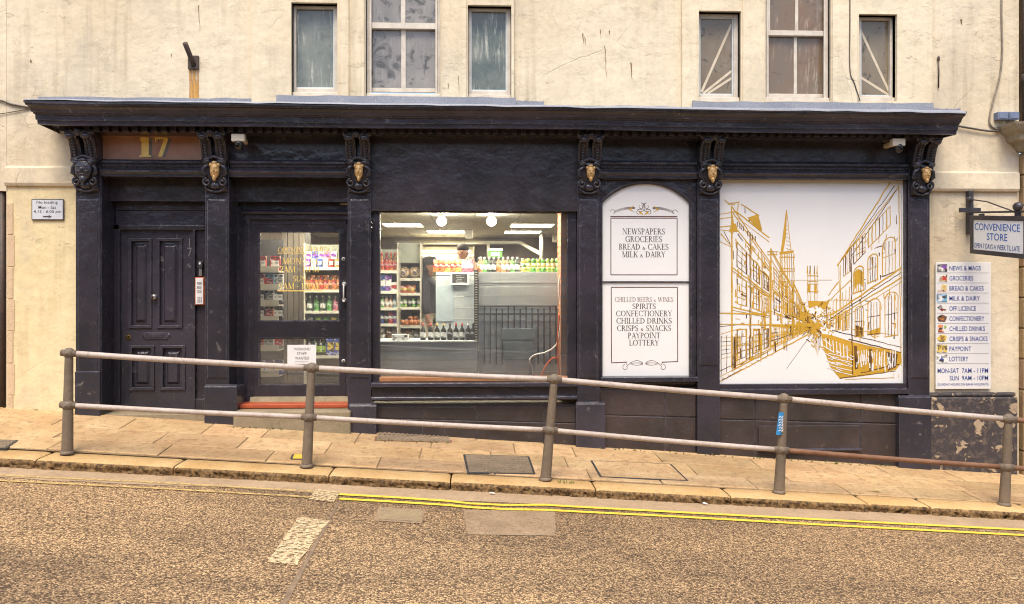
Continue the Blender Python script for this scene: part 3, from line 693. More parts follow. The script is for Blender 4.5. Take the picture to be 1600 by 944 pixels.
wall_holes(mb, X(393, .05), X(803, .05), zb, ZT, .05, [WR[k] for k in 'ABC'], .2, 0, .06)
mb.build('window_bay', M['bay'], B); mb = MB()
wall_holes(mb, X(1066, .05), X(1457, .05), zb, ZT, .05, [WR[k] for k in 'DEF'], .2, 0, .06)
mb.build('window_bay', M['bay'], B)
mb = MB()
for a, b, c in ((531, 545, .035), (548, 569, .030), (690, 729, .032), (1161, 1194, .034), (1301, 1340, .034)):
    mb = MB(); mb.box(X(a, c), X(b, c), c, .06, 3.38, ZT); mb.build('stone_mullion', M['bay'], B, .006)
# lower side walls: colour coat on either side of the shopfront, string course, plinth
mb = MB(); mb.box(X(13, .09), -4.505, .085, .11, -1, Z(287, 60, .09)); mb.build('side_wall', M['lowwall'], B)
mb = MB()
mb.prof([(.11, Z(258, 60, .06)), (.05, Z(262, 60, .06)), (.045, Z(286, 60, .06)), (.06, Z(291, 60, .06)), (.11, Z(291, 60, .06))], XL, -4.503); mb.build('string_course', M['wall'], B, .008); mb = MB()
mb.prof([(.11, Z(267, 1520, .06)), (.05, Z(270, 1520, .06)), (.045, Z(295, 1520, .06)), (.06, Z(299, 1520, .06)), (.11, Z(299, 1520, .06))], 5.245, XR-.02)
mb.build('string_course', M['wall'], B, .008)
mb = MB(); x0, x1, z0, z1 = R(1452, 618, 1590, 760, .03)
mb.box(5.245, x1, .02, .12, -1.4, z1-.02); mb.box(5.245, x1, .045, .12, z1-.02, z1+.03); mb.build('plinth', M['darkstone'], B, .02)
mb = MB()
zz = Z(640, 14, .06)
for i in range(7):
    mb = MB(); mb.box(X(9, .05), X(18+2*(i % 2), .05), .075+.003*(i % 2), .12, zz-.2+i*.36, zz-.2+i*.36+.353); mb.build('quoin', M['pink'], B, .005)
def ring(mb, x0, x1, z0, z1, y0, y1, l, r, t, b, mi=0):
    mb.box(x0, x0+l, y0, y1, z0, z1, mi); mb.box(x1-r, x1, y0, y1, z0, z1, mi)
    mb.box(x0+l, x1-r, y0+.0007, y1, z0, z0+b, mi); mb.box(x0+l, x1-r, y0+.0007, y1, z1-t, z1, mi)
def casement(k, pane, frame, px_glass, tapes=()):
    x0, x1, z0, z1 = WR[k]; gx0, gx1, gz0, gz1 = R(*px_glass, .19)
    mb = MB(); ring(mb, x0+.003, x1-.003, z0+.003, z1-.003, .15, .24, max(.03, gx0-x0-.018), max(.03, x1-gx1-.018), max(.03, z1-gz1-.02), max(.05, gz0-z0-.02))
    mb.box(x0+.003, x1-.003, .10, .15, z0+.003, z0+.055)
    w = mb.build('window', M['whitewood'], B, .005)
    mb = MB(); ring(mb, gx0-.02, gx1+.02, gz0-.022, gz1+.022, .17, .22, .02, .02, .022, .022); mb.build('sash', frame, w, .003)
    mb = MB(); mb.box(gx0-.01, gx1+.01, .195, .205, gz0-.01, gz1+.01); mb.build('pane', pane, w)
    for (a, b, c, d) in tapes:
        mb = MB(); p, q = P(a, b, .193), P(c, d, .193); mb.ribbon([p, q], .028, .1935); mb.build('tape_strip', M['tape'], w)
    return w
casement('A', M['pane_teal'], M['bluewood'], (463, 11, 521, 137))
casement('C', M['pane_teal'], M['bluewood'], (737, 18, 790, 141))
casement('D', M['pane_brown'], M['bluewood'], (1094, 30, 1143, 147), [(1096, 144, 1143, 38), (1099, 146, 1147, 108), (1106, 146, 1145, 121)])
casement('F', M['pane_brown'], M['bluewood'], (1345, 29, 1393, 149), [(1345, 48, 1391, 147), (1345, 121, 1388, 148)])
def sash(k, pane, cols, rail, bot, top):
    x0, x1, z0, z1 = WR[k]; mb = MB()
    ring(mb, x0+.003, x1-.003, z0+.003, z1-.003, .13, .26, .035, .035, .05, .045); mb.box(x0+.003, x1-.003, .09, .13, z0+.003, z0+.05)
    for s in (x0+.035, x1-.06): mb.box(s, s+.025, .115, .13, z0+.05, z1-.05)
    w = mb.build('window', M['whitewood'], B, .005)
    zm0, zm1 = Z(rail[1], (cols[0]+cols[3])/2, .17), Z(rail[0], (cols[0]+cols[3])/2, .17); zb_ = Z(bot, (cols[0]+cols[3])/2, .19)
    g = [X(c, .19) for c in cols]
    for (za, zb2, y, nm) in ((zb_, zm0, .20, 'lower'), (zm1, z1-.08, .16, 'upper')):
        mb = MB(); ring(mb, x0+.036, x1-.036, za-.045 if nm == 'lower' else za-(zm1-zm0), zb2+.03, y-.02, y+.02, g[0]-x0-.036, x1-.036-g[3], .03, .045 if nm == 'lower' else zm1-zm0)
        mb.box(g[1], g[2], y-.018, y+.018, za, zb2)
        mb.build('sash', M['whitewood'], w, .004)
        mb = MB()
        for a, b in ((g[0], g[1]), (g[2], g[3])): mb.box(a-.008, b+.008, y-.004, y+.004, za-.008, zb2+.008)
        mb.build('pane', pane, w)
sash('B', M['pane_smear'], (578, 627, 634, 683), (37, 46), 138, 0)
sash('E', M['pane_copper'], (1201, 1240, 1245, 1289), (49, 57), 147, 0)

# things fixed to the wall
x, z = P(302, 98, .08)
t = thing('bracket_stub', (x, .09, z), 'rusty cut off iron pipe on a square plate high on the cream wall', 'pipe bracket')
mb = MB(); mb.box(x-.06, x+.06, .07, .1, z-.075, z+.08); mb.build('plate', M['pipe'], t, .006)
mb = MB(); mb.tube([(x+.005, .08, z-.03), (x-.01, .0, z+.06), (x-.03, -.10, z+.17)], .028, 12); mb.build('pipe', M['pipe'], t)
mb = MB(); a = P(302, 110, .095); mb.add([(x-.055, .096, 3.3), (x+.06, .096, 3.3), (x+.055, .096, z-.07), (x-.05, .096, z-.07)], [(0, 1, 2, 3)])
struct(mb.build('rust_stain', M['rust']), 'stuff')
mb = MB(); rm = random.Random(8)
for px, pa, pb, w in ((945, 72, 122, .006), (986, 98, 124, .012), (911, 52, 68, .010), (914, 58, 70, .007), (938, 46, 60, .006), (952, 48, 54, .01), (48, 94, 98, .02), (700, 130, 140, .006), (1502, 30, 38, .02), (268, 84, 90, .008), (310, 8, 48, .006), (716, 118, 148, .005)):
    n_ = 6; y_ = .096 if not (393 < px < 803 or 1066 < px < 1457) else .026
    pts = [P(px+(pp-pa)*.06+rm.uniform(-.6, .6), pp, y_) for pp in [pa+(pb-pa)*i/n_ for i in range(n_+1)]]; mb.ribbon(pts, w*1.2, y_, 0, .00006, w*.4)
struct(mb.build('rust_mark', pm('rust_scratch', (.10, .06, .03), (.25, .15, .07), 40, .8), B), 'stuff')
x, z = P(1466, 112, .09)
mb = MB(); mb.tube([(x, .085, z-.19), (x+.003, .083, z), (x-.002, .085, z+.13)], .008, 8); mb.ball((x, .083, z+.15), .016, .012, .035)
tag(mb.build('wall_tie', M['pipe']), 'thin rusty iron tie on the wall right of the last upper window', 'wall tie')
def cable(px, r, m, label, Y=.085, sag=None, name='cable'):
    pts = []
    for a in px: 
        y = a[2] if len(a) > 2 else Y
        x, z = P(a[0], a[1], y); pts.append((x, y, z))
    # smooth
    out = []
    for i in range(len(pts)-1):
        p0, p1, p2, p3 = [Vector(pts[max(0, min(len(pts)-1, i+j))]) for j in (-1, 0, 1, 2)]
        for k in range(6):
            u = k/6; out.append(.5*((2*p1)+(p2-p0)*u+(2*p0-5*p1+4*p2-p3)*u*u+(3*p1-p0-3*p2+p3)*u**3))
    out.append(Vector(pts[-1])); mb = MB(); mb.tube(out, r, 6, 0)
    return tag(mb.build(name, m), label, 'cable')
cable([(1566, -60), (1565, 20), (1566, 80), (1562, 120), (1550, 165), (1546, 188), (1550, 198), (1560, 203)], .011, M['cablegrey'], 'thick grey cable running down the right hand wall to the stone capital')
cable([(1497, 197), (1520, 201), (1548, 205), (1566, 203), (1600, 196)], .012, M['cableblack'], 'dark cable running across the wall from the cornice to the blue boxes', .07)
cable([(1560, 202), (1568, 197), (1577, 188)], .006, M['cablegrey'], 'short thin grey cable rising to the blue boxes', .07)
cable([(1328, -60), (1328, 30), (1328, 108), (1335, 130), (1344, 158)], .007, M['cableblack'], 'thin dark cable hanging beside the tall right hand sash window', .028)
cable([(-40, 152), (0, 157), (18, 163), (46, 168)], .011, M['cableblack'], 'dark cable meeting the left end of the cornice', .085)
cable([(-40, 182), (0, 178), (30, 173), (48, 170)], .005, M['cableblack'], 'thin wire below the dark cable at the left end of the cornice', .088)
for i, (a, b) in enumerate(((1559, 1575), (1576.5, 1592))):
    x0, x1, z0, z1 = R(a, 175, b, 187, .02); mb = MB(); mb.box(x0, x1, .01, .1, z0, z1); mb.box(x0+.012, x1-.012, .004, .0098, z0+.012, z1-.012)
    tag(mb.build('junction_box', M['bluebox'], None, .006), 'blue grey box on the right hand wall, %s of the pair' % ('left' if i == 0 else 'right'), 'junction box', 'blue boxes on the wall')

# neighbours at either edge
NL = thing('neighbour_building', (XL-1, .3, zf(XL)), 'brown stone edge of the neighbouring building beyond the left corner', 'building')
mb = MB(); mb.box(XL-4, XL-.035, .22, 2, -1, Z(300, 0, .2)); mb.build('wall', M['brownstone'], NL, .02)
mb = MB(); mb.box(XL-4, XL-.004, .102, 2, Z(300, 0, .2), ZT); mb.build('upper_wall', M['wall'], NL)
mb = MB(); xd = XL-.075; mb.tube([(xd, .15, -.1), (xd, .15, Z(300, 0, .15))], .035, 10); mb.build('drainpipe', M['pipe'], NL)
NR = thing('neighbour_building', (XR+1, .3, zf(XR)), 'brown stone pier with a moulded capital at the right hand edge', 'building')
mb = MB(); zc = Z(238, 1595, 0); zz = -1.3; i = 0
while zz < zc-.02:
    h = min(.36, zc-zz); mb.t = (1, random.uniform(.9, 1.05), random.uniform(.85, 1.05)); mb.box(XR+.002, XR+3, .02+.006*(i % 2), 1.5, zz, zz+h-.014); zz += h; i += 1
mb.t = (1, 1, 1); mb.box(XR+.02, XR+3, .05, 1.5, -1.3, zc); mb.build('pier', M['brownstone'], NR, .012)
mb = MB(); prf = [(0, 238), (.05, 236), (.09, 228), (.10, 224), (.16, 221), (.18, 212), (.22, 208), (.26, 200), (.27, 196), (.0, 190)]
ringv = []
for p, py in prf:
    z = Z(py, 1590, 0); ringv += [(XR+.03-p*1.1, .1, z), (XR+.03-p*1.1, .03-p, z), (XR+3, .03-p, z)]
mb.add(ringv, [(i*3+k, i*3+k+1, i*3+k+4, i*3+k+3) for i in range(len(prf)-1) for k in (0, 1)]); mb.build('capital', M['capstone'], NR)
mb = MB(); mb.box(XR+.05, XR+3, .1, 1.5, Z(192, 1590, .1), ZT); mb.build('upper_wall', M['brownstone'], NR)
mb = MB(); mb.tube([(XR+.055, .06, Z(190, 1595, .06)), (XR+.055, .06, ZT)], .035, 10); mb.lathe([(.045, 0), (.05, .02), (.05, .07), (.045, .09)], (XR+.055, .06, Z(128, 1595, .06)), 12); mb.build('drainpipe', M['pipe'], NR)

# ================================================================== SHOPFRONT
S = thing('shopfront', (.37, .05, zf(.37)), 'black painted timber shopfront with gilded masks, long cornice and number 17 doorway', 'shopfront')
# cornice with returned ends
cp = [(.09, 3.335), (-.06, 3.325), (-.47, 3.300), (-.50, 3.292), (-.50, 3.268), (-.488, 3.262), (-.485, 3.248), (-.462, 3.238), (-.442, 3.218), (-.432, 3.195), (-.428, 3.183), (-.412, 3.180), (-.408, 3.166), (-.392, 3.160), (-.388, 3.108), (-.372, 3.104), (-.368, 3.066), (-.352, 3.060), (-.340, 3.100), (-.20, 3.104), (-.17, 3.104), (-.165, 3.028), (-.10, 3.024), (.09, 3.024)]
mb = MB(); vs = []; xl, xr = -4.497, 5.242
nseg = 40
for y, z in cp:
    s = .6*max(0, -y); a, b = xl-s, xr+s*.45
    row = [(a, .09, z)]
    for i in range(nseg+1):
        x = a+(b-a)*i/nseg; w = (math.sin(x*1.7)*.004+math.sin(x*.61+1)*.006) if 0 < i < nseg and z > 3.05 else 0
        row.append((x, y, z+w-.0035*(x-.4)))
    row.append((b, .09, z)); vs += row
rw = nseg+3
mb.add(vs, [(j*rw+i, (j+1)*rw+i, (j+1)*rw+i+1, j*rw+i+1) for j in range(len(cp)-1) for i in range(rw-1)])
cor = mb.build('cornice', M['blackworn'], S)
mb = MB(); x = xl+.1; mb.box(x, x+.055, -.245, -.1655, 3.032, 3.100); dn0 = mb.build('dentil', M['black'], cor, .004)
for i in range(1, 93):
    d_ = dn0.copy(); C.objects.link(d_); d_.parent = cor; d_.location = (.1035*i, 0, 0)
mb = MB()
for a, b, y, pt, pb in ((60, 432, .084, 153, 162), (432, 806, .030, 151, 163), (806, 850, .084, 158, 166), (850, 1082, .084, 166, 171), (1082, 1458, .030, 160, 170), (1458, 1500, .084, 170, 175)):
    xa, xb = X(a, y), X(b, y); n = 14; top = []; z0 = 3.30
    zt_ = Z(pt, (a+b)/2, y)
    o = [(xa, z0), (xb, z0)]+[(xb+(xa-xb)*i/n, zt_+random.uniform(-.008, .008)) for i in range(n+1)]
    mb.prism_xz(o, y-.012, y+.012)
# lead dressed over the cornice top
vs = []; n = 46
for i in range(n+1):
    x = xl-.29+(xr+.12-(xl-.29))*i/n; w = random.uniform(-.004, .004)-.0035*(x-.4)
    vs += [(x, .085, 3.345+w), (x, -.25, 3.333+w), (x, -.475, 3.309+w), (x, -.512, 3.296+w), (x, -.514, 3.280+w*1.5)]
mb.add(vs, [(i*5+k, i*5+k+1, (i+1)*5+k+1, (i+1)*5+k) for i in range(n) for k in range(4)], 0, True)
mb.build('lead_flashing', M['lead'], cor)
# pilasters
PIL = [(118, 157), (320, 358), (543, 580), (902, 937), (1090, 1125), (1420, 1453)]
BASE = [None, (605, 319, 370), (635, 545, 588), (632, 900, 946), None, (622, 1405, 1456)]
def bracket_bm(xc, w, face):
    mb = MB(); hw = w/2
    # two fluted scrolled bands
    for s in (-1, 1):
        x0, x1 = xc+s*hw*.18, xc+s*hw*.98
        side = [(.02, 3.05), (-.33, 3.05), (-.345, 3.02), (-.33, 2.985), (-.29, 2.965), (-.235, 2.955), (-.20, 2.92), (-.165, 2.86), (-.14, 2.79), (-.13, 2.75), (.02, 2.75)]
        mb.prism_yz(side, min(x0, x1), max(x0, x1))
        for k in range(3):
            xx = x0+(x1-x0)*(k+.5)/3
            mb.tube([(xx, y-.004, z) for y, z in side[4:10]], .011, 6)
        for q in range(7):      # leaf beads down the band
            t_ = q/6; mb.ball((xc+s*hw*.6, -.235+.095*t_-.012, 2.94-.18*t_), .022, .014, .013, 8, 5)
        mb.ball((xc+s*hw*.62, -.325, 2.985), hw*.36, .05, .038, 12, 8)
        mb.ball((xc+s*hw*.98, -.28, 3.035), .034, .05, .040, 10, 7)
        mb.ball((xc+s*hw*.50, -.30, 3.035), .026, .05, .030, 10, 7)
    mb.ball((xc, -.31, 3.03), .046, .07, .052, 12, 8)
    mb.box(xc-hw*.17, xc+hw*.17, -.06, .02, 2.74, 3.05)
    # face block
    mb.prism_yz([(.02, 2.76), (-.12, 2.755), (-.135, 2.72), (-.11, 2.60), (-.085, 2.52), (-.06, 2.46), (-.03, 2.41), (.02, 2.40)], xc-hw*.86, xc+hw*.86)
    mb.tube([(xc-hw*.95, -.13, 2.745), (xc-hw*.5, -.155, 2.765), (xc, -.165, 2.785), (xc+hw*.5, -.155, 2.765), (xc+hw*.95, -.13, 2.745)], .018, 8)
    for s in (-1, 1):
        mb.tube([(xc+s*hw*.35, -.15, 2.74), (xc+s*hw*.7, -.15, 2.725), (xc+s*hw*1.08, -.10, 2.735)], .034, 8, 0, .008)     # pointed ears
        mb.tube([(xc+s*hw*.45, -.14, 2.70), (xc+s*hw*.85, -.13, 2.66), (xc+s*hw*.92, -.12, 2.60), (xc+s*hw*.62, -.12, 2.58)], .022, 8)
        mb.tube([(a, -.115, b) for a, b in spiral(xc+s*hw*.60, 2.505, .048, .014, 90, 90-430, 16, s)], .013, 6)
        mb.tube([(xc+s*hw*.82, -.08, 2.47), (xc+s*hw*.7, -.075, 2.435), (xc+s*hw*.4, -.07, 2.41), (xc, -.07, 2.402)], .015, 6)
    mb.ball((xc, -.085, 2.47), hw*.42, .045, .045, 12, 8)
    mb.v = [(x, y*.74, z) for x, y, z in mb.v]
    return mb
def mask_bm(xc, h, w, lean=0):
    mb = MB(); z = 2.635; y = -.112
    mb.ball((xc, y, z), w*.5, .045, h*.5, 14, 10); mb.ball((xc, y-.038, z-.005), w*.13, .025, h*.14, 8, 6)
    for s in (-1, 1):
        mb.ball((xc+s*w*.2, y-.03, z+h*.13), w*.15, .02, h*.05, 8, 5); mb.ball((xc+s*w*.22, y-.025, z-h*.1), w*.16, .022, h*.1, 8, 5); mb.ball((xc+s*w*.4, y-.005, z+h*.3), w*.2, .03, h*.12, 8, 5)
    mb.ball((xc, y-.03, z-h*.22), w*.2, .018, h*.035, 8, 5); mb.ball((xc, y-.015, z-h*.45), w*.22, .03, h*.2, 8, 6); mb.ball((xc, y-.01, z+h*.42), w*.3, .03, h*.12, 8, 5)
    return mb
for i, (a, b) in enumerate(PIL):
    x0, x1 = X(a), X(b); zb_ = min(zf(x0), zf(x1))-.1; ztop = 3.02
    mb = MB(); mb.box(x0, x1, 0, .30, zb_, ztop)
    mb.box(x0+.03, x1-.03, -.012, .01, Z(590 if i != 4 else 570, (a+b)/2), Z(312, (a+b)/2))
    shaft = mb.build('pilaster', M['black'], S, .008)
    br = bracket_bm((x0+x1)/2, x1-x0+.01, i); br.build('bracket', M['black'], shaft, 0)
    if i == 0: mask_bm((x0+x1)/2, .24, .19).build('mask', M['black'], shaft)
    if i:
        hgt, wid = ((.19, .105), (.185, .095), (.165, .095), (.175, .105), (.16, .095))[i-1]
        mask_bm((x0+x1)/2+(.01 if i != 5 else .02), hgt, wid).build('mask', M['goldmask'], shaft)
    if BASE[i]:
        py, c, d = BASE[i]; mb = MB(); xa, xb = X(c, -.035), X(d, -.035); zt_ = Z(py, (c+d)/2, -.035)
        mb.box(xa, xb, -.035, .3, zb_, zt_); mb.prof([(.0, zt_+.03), (-.045, zt_+.001), (.0, zt_+.001)], xa, xb)
        mb.build('plinth_block', M['blackworn'], shaft, .008)
    elif i == 0:
        mb = MB(); mb.box(x0-.002, x1+.002, -.022, .3, zb_, Z(580, 138)); mb.build('plinth_block', M['blackworn'], shaft, .01)
# fascia panels and architraves
def fascia(px, y, m, bev=.006):
    x0, x1, z0, z1 = R(*px, y); mb = MB(); mb.box(x0-.02, x1+.02, y, y+.05, z0, z1); return mb.build('fascia_panel', m, S, bev)
nump = fascia((158, 206, 319, 250, 0)[:4], .06, M['numboard'])
fascia((359, 206, 542, 251), .06, M['black']); fascia((581, 207, 901, 330), .02, M['blackflat']); fascia((938, 208, 1089, 252), .06, M['blackflat']); fascia((1126, 210, 1419, 254), .06, M['blackflat'])
sh = MB(); nm = MB()
for ch, px, w in (('1', 227, 21), ('7', 252, 22)):
    for off, mbx, y in ((.035, sh, .0585), (0, nm, .0555)):
        W_, st = glyph(ch, .24 if ch == '1' else .19, .09); hgt = Z(215, px, .06)-Z(245, px, .06); xc = X(px, .06)+off; z0 = Z(245, px, .06)-off*.1; k = (X(px+w/2, .06)-X(px-w/2, .06))/(W_)
        if ch == '1': st = st+bar(.03, .42, .03, .08)+bar(.06, .3, .965, .08)
        for q in st: mbx.poly([(xc+(p[0]-W_/2)*k, z0+p[1]*hgt) for p in q], y, 0, .00004)
sh.build('numeral_shadow', M['grey_number'], nump); nm.build('numeral', M['goldleaf'], nump)
def architrave(pa, pb, pt, pbm):
    x0, x1 = X(pa, -.02), X(pb, -.02); m = (pa+pb)/2; zt_, zb_ = Z(pt, m, -.02), Z(pbm, m, -.02); h = zt_-zb_
    mb = MB(); mb.prof([(.12, zt_), (-.015, zt_-.003), (-.03, zt_-.02), (-.03, zt_-h*.2), (-.01, zt_-h*.3), (-.005, zt_-h*.5), (-.035, zt_-h*.56), (-.05, zt_-h*.66), (-.05, zt_-h*.74), (-.03, zt_-h*.84), (-.028, zb_), (.12, zb_)], x0, x1)
    x = x0+.02
    while x < x1-.03: mb.ball((x, -.012, zt_-h*.40), .014, .016, .013, 8, 5); x += .036
    return mb.build('architrave', M['black'], S)
architrave(158, 319, 249, 276); architrave(359, 542, 250, 277); architrave(938, 1089, 251, 279); architrave(1126, 1419, 254, 280)
mb = MB(); mb.box(-4.48, 5.22, .24, .29, 2.325, 3.02); mb.build('backing_board', M['blackflat'], S)
# bay 1: number 17 doorway
Yd = .38; xl1, xr1 = X(157)+.002, X(320)-.002
mb = MB(); mb.box(xl1-.03, xl1+.003, .02, Yd+.06, -.6, 2.6); mb.box(xr1, xr1+.03, .31, Yd+.06, -.6, 2.6)
mb.box(xl1, xr1, .125, Yd, Z(277, 238, .12), Z(277, 238, .12)+.06)
mb.build('doorway_lining', M['black'], S)
mb = MB(); x0, x1, z0, z1 = R(178, 303, 320, 357, Yd-.02); zt_ = Z(270, 238, Yd)
mb.box(xl1, xr1+.05, Yd, Yd+.06, z0-.02, zt_+.1)
mb.prof([(Yd, z1+.01), (Yd-.05, z1+.02), (Yd-.05, z1+.05), (Yd-.02, z1+.07), (Yd, z1+.07)], xl1, xr1+.04)
mb.box(x0+.02, x1, Yd-.02, Yd+.01, (z0+z1)/2+.01, z1-.02); mb.box(x0+.02, x1, Yd-.02, Yd+.01, z0+.02, (z0+z1)/2+.004)
mb.build('transom_panel', M['blackworn'], S, .006)
mb = MB(); x0, x1, z0, z1 = R(190, 360, 303, 638, Yd)
fz = zf(-3.8)
mb.box(X(179, Yd)-.02, x0-.004, Yd-.05, Yd+.05, fz-.1, z1+.06); mb.box(X(179, Yd), X(322, Yd), Yd-.05, Yd+.05, z1+.005, z1+.06)
mb.box(x1+.004, x1+.03, Yd-.05, Yd+.05, fz-.1, z1+.005); mb.box(x1+.03, X(325, Yd), Yd-.005, Yd+.05, fz-.1, z1+.005)
mb.box(X(305, Yd), X(325, Yd), Yd-.03, Yd, fz-.1, Z(623, 310, Yd)); mb.build('door_frame', M['black'], S, .006)
dpan = [(203, 374, 236, 511), (247, 374, 284, 511), (204, 541, 240, 608), (252, 541, 288, 608)]
mb = MB(); holes = [R(*p, Yd) for p in dpan]; wall_holes(mb, x0, x1, z0, z1, Yd, holes, .03)
mb.add([(x0, Yd, z0), (x0, Yd+.05, z0), (x0, Yd+.05, z1), (x0, Yd, z1)], [(3, 2, 1, 0)]); mb.add([(x1, Yd, z0), (x1, Yd+.05, z0), (x1, Yd+.05, z1), (x1, Yd, z1)], [(0, 1, 2, 3)])
door = mb.build('panelled_door', M['blackworn'], S)
for h in holes:
    a, b, c, d = h; mb = MB(); 
    ring(mb, a-.012, b+.012, c-.012, d+.012, Yd-.018, Yd+.02, .034, .034, .034, .034)
    k = .055; kk = .085; o = [(a, c), (b, c), (b, d), (a, d)]; i1 = [(a+k, c+k), (b-k, c+k), (b-k, d-k), (a+k, d-k)]; i2 = [(a+kk, c+kk), (b-kk, c+kk), (b-kk, d-kk), (a+kk, d-kk)]
    vs = [(p[0], Yd+.028, p[1]) for p in o]+[(p[0], Yd+.022, p[1]) for p in i1]+[(p[0], Yd-.004, p[1]) for p in i2]
    mb.add(vs, [(j, (j+1) % 4, 4+(j+1) % 4, 4+j) for j in range(4)]+[(4+j, 4+(j+1) % 4, 8+(j+1) % 4, 8+j) for j in range(4)]+[(8, 9, 10, 11)])
    mb.build('door_panel', M['blackworn'], door, .004)
xk, zkn = P(243, 464, Yd); mb = MB(); mb.lathe([(.03, 0), (.03, -.008), (.012, -.012), (.012, -.03), (.03, -.04), (.034, -.055), (.025, -.068), (.008, -.072)][::1], (xk, Yd, zkn), 14, 'y'); mb.build('knob', M['steel'], door)
xk, zkn = P(201, 527, Yd); mb = MB(); mb.lathe([(.028, 0), (.028, -.01), (.018, -.014)], (xk, Yd, zkn), 14, 'y'); mb.build('lock', M['brass'], door)
x0, x1, z0, z1 = R(227, 519, 262, 530, Yd); mb = MB(); mb.box(x0, x1, Yd-.012, Yd, z0, z1); mb.box(x0+.04, x1-.04, Yd-.018, Yd-.011, z0+.02, z1-.02); mb.ball((x0, Yd, (z0+z1)/2), .04, .012, .03); mb.ball((x1, Yd, (z0+z1)/2), .04, .012, .03); mb.build('letterbox', M['blackworn'], door, .004)
mb = MB()
for ch, py in (('1', 379), ('7', 394)):
    W_, st = glyph(ch, .12, .1); xc = X(296, Yd)
    for q in (seg(.3, 0, .3, 1, .14) if ch == '1' else bar(0, .6, .95, .12)+seg(.2, 0, .54, .95, .13)): mb.poly([(xc+(p[0]-.3)*.075, Z(py, 296, Yd)-.05+p[1]*.1) for p in q], Yd-.002)
mb.build('small_numeral', M['steel'], door)
mb = MB(); mb.box(xl1, xr1, .06, Yd+.06, zf(-3.8)-.15, Z(640, 245, Yd)-.006); mb.build('door_step', M['step'], S, .01)

# bay 2: shop entrance
Ye = .38; xl2, xr2 = X(358)+.002, X(543)-.002
mb = MB(); mb.box(xl2-.03, xl2+.002, .305, Ye+.25, -.4, 2.7); mb.box(xr2, xr2+.03, .305, Ye+.1, -.4, 2.7); mb.box(xl2, xr2, .125, Ye, Z(278, 450, .12), Z(278, 450, .12)+.06)
x0, x1, z0, z1 = R(384, 335, 541, 634, Ye)
mb.box(xl2, x0, Ye-.03, Ye+.1, -.05, Z(278, 450, Ye)); mb.box(x0-.001, x0+.05, Ye-.05, Ye+.08, 0, z1); mb.box(x0+.02, X(397, Ye), Ye-.022, Ye+.10, -.02, z1-.02); mb.box(x0+.03, xr2, Ye-.02, Ye+.102, Z(351, 450, Ye), z1-.03); mb.box(x0, xr2, Ye-.052, Ye+.08, z1-.06, z1-.005); mb.box(X(540.5, Ye), xr2+.02, Ye-.02, Ye+.08, -.02, z1-.06); mb.box(x0, xr2, Ye+.02, Ye+.1, z1-.02, Z(325, 450, Ye)); mb.prof([(Ye, z1-.005), (Ye-.08, z1-.005), (Ye-.09, z1+.02), (Ye-.06, z1+.05), (Ye, z1+.06)], x0-.03, xr2)
mb.build('entrance_frame', M['black'], S, .006)
mb = MB(); a, b, c, d = R(376, 280, 542, 331, Ye); mb.box(a, xr2+.05, Ye-.02, Ye+.08, c, d+.1); mb.build('transom_panel', M['black'], S, .008)
x0, x1, z0, z1 = R(395, 349, 540, 629, Ye); g1 = R(405, 362, 531, 502, Ye); g2 = R(405, 528, 531, 602, Ye)
mb = MB(); wall_holes(mb, x0, x1, z0, z1, Ye-.01, [g1, g2], .05); wall_holes(mb, x0, x1, z0, z1, Ye+.04, [g1, g2], .001)
sd = mb.build('shop_door', M['black'], S)
for g in (g1, g2):
    mb = MB(); mb.box(g[0], g[1], Ye+.012, Ye+.020, g[2], g[3]); mb.build('pane', M['glass'], sd)
    mb = MB(); ring(mb, g[0], g[1], g[2], g[3], Ye-.004, Ye+.012, .012, .012, .012, .012); mb.build('glazing_bead', M['blackworn'], sd, .002)
mb = MB(); hx = X(537.5, Ye-.03); za, zb_ = Z(469, 537, Ye), Z(444, 537, Ye)
mb.tube([(hx, Ye-.02, zb_), (hx, Ye-.055, zb_-.01), (hx, Ye-.06, (za+zb_)/2), (hx, Ye-.055, za+.01), (hx, Ye-.02, za)], .009, 8)
for z in (za, zb_): mb.lathe([(.026, .0), (.026, -.008), (.018, -.012), (.016, -.05)], (hx, Ye-.012, z), 14, 'y')
mb.build('handle', M['whiteplain'], sd)
mb = MB()
for py in (405, 564): mb = MB(); mb.lathe([(.021, 0), (.021, -.006), (.012, -.008)], (X(537, Ye), Ye-.0105, Z(py, 537, Ye)), 14, 'y'); mb.build('screw_cap', M['whiteplain'], sd)
mb = MB(); ly = Ye+.011
for s, xc, pt, pb, w in (('OPENING TIMES', 474, 386.5, 395, 80), ('MON-SAT', 470, 403, 413, 58), ('7AM - 11PM', 468, 416, 425.5, 62), ('SUN', 468, 431, 440, 21), ('9AM - 10PM', 467, 442, 452, 62)):
    serif(mb, s, X(xc, ly), Z(pb, xc, ly), Z(pt, xc, ly), ly, 0, X(xc+w/2, ly)-X(xc-w/2, ly))
mb.ribbon([P(434, 396.5, ly), P(512, 396.5, ly)], .006, ly); mb.ribbon([P(433, 454.5, ly), P(505, 454.5, ly)], .012, ly)
mb.build('lettering', M['goldleaf'], sd)
mb = MB(); a, b, c, d = R(383, 620, 541, 630, Ye-.05); mb.prof([(Ye, d), (Ye-.03, d-.004), (Ye-.075, c+.01), (Ye-.075, c), (Ye, c)], x0-.02, xr2); mb.build('weather_bar', M['step'], S, .003)
mb = MB(); mb.box(xl2+.06, xr2+.0, .10, Ye+.1, -.045, Z(632, 450, .12)+.004); mb.build('red_threshold', M['redsill'], S, .008)
mb = MB(); a, b, c, d = R(366, 637, 546, 672, -.05); mb.box(a, xr2+.05, -.10, .36, zf(-2)-.2, -.05); mb.build('entrance_step', M['step'], S, .018)

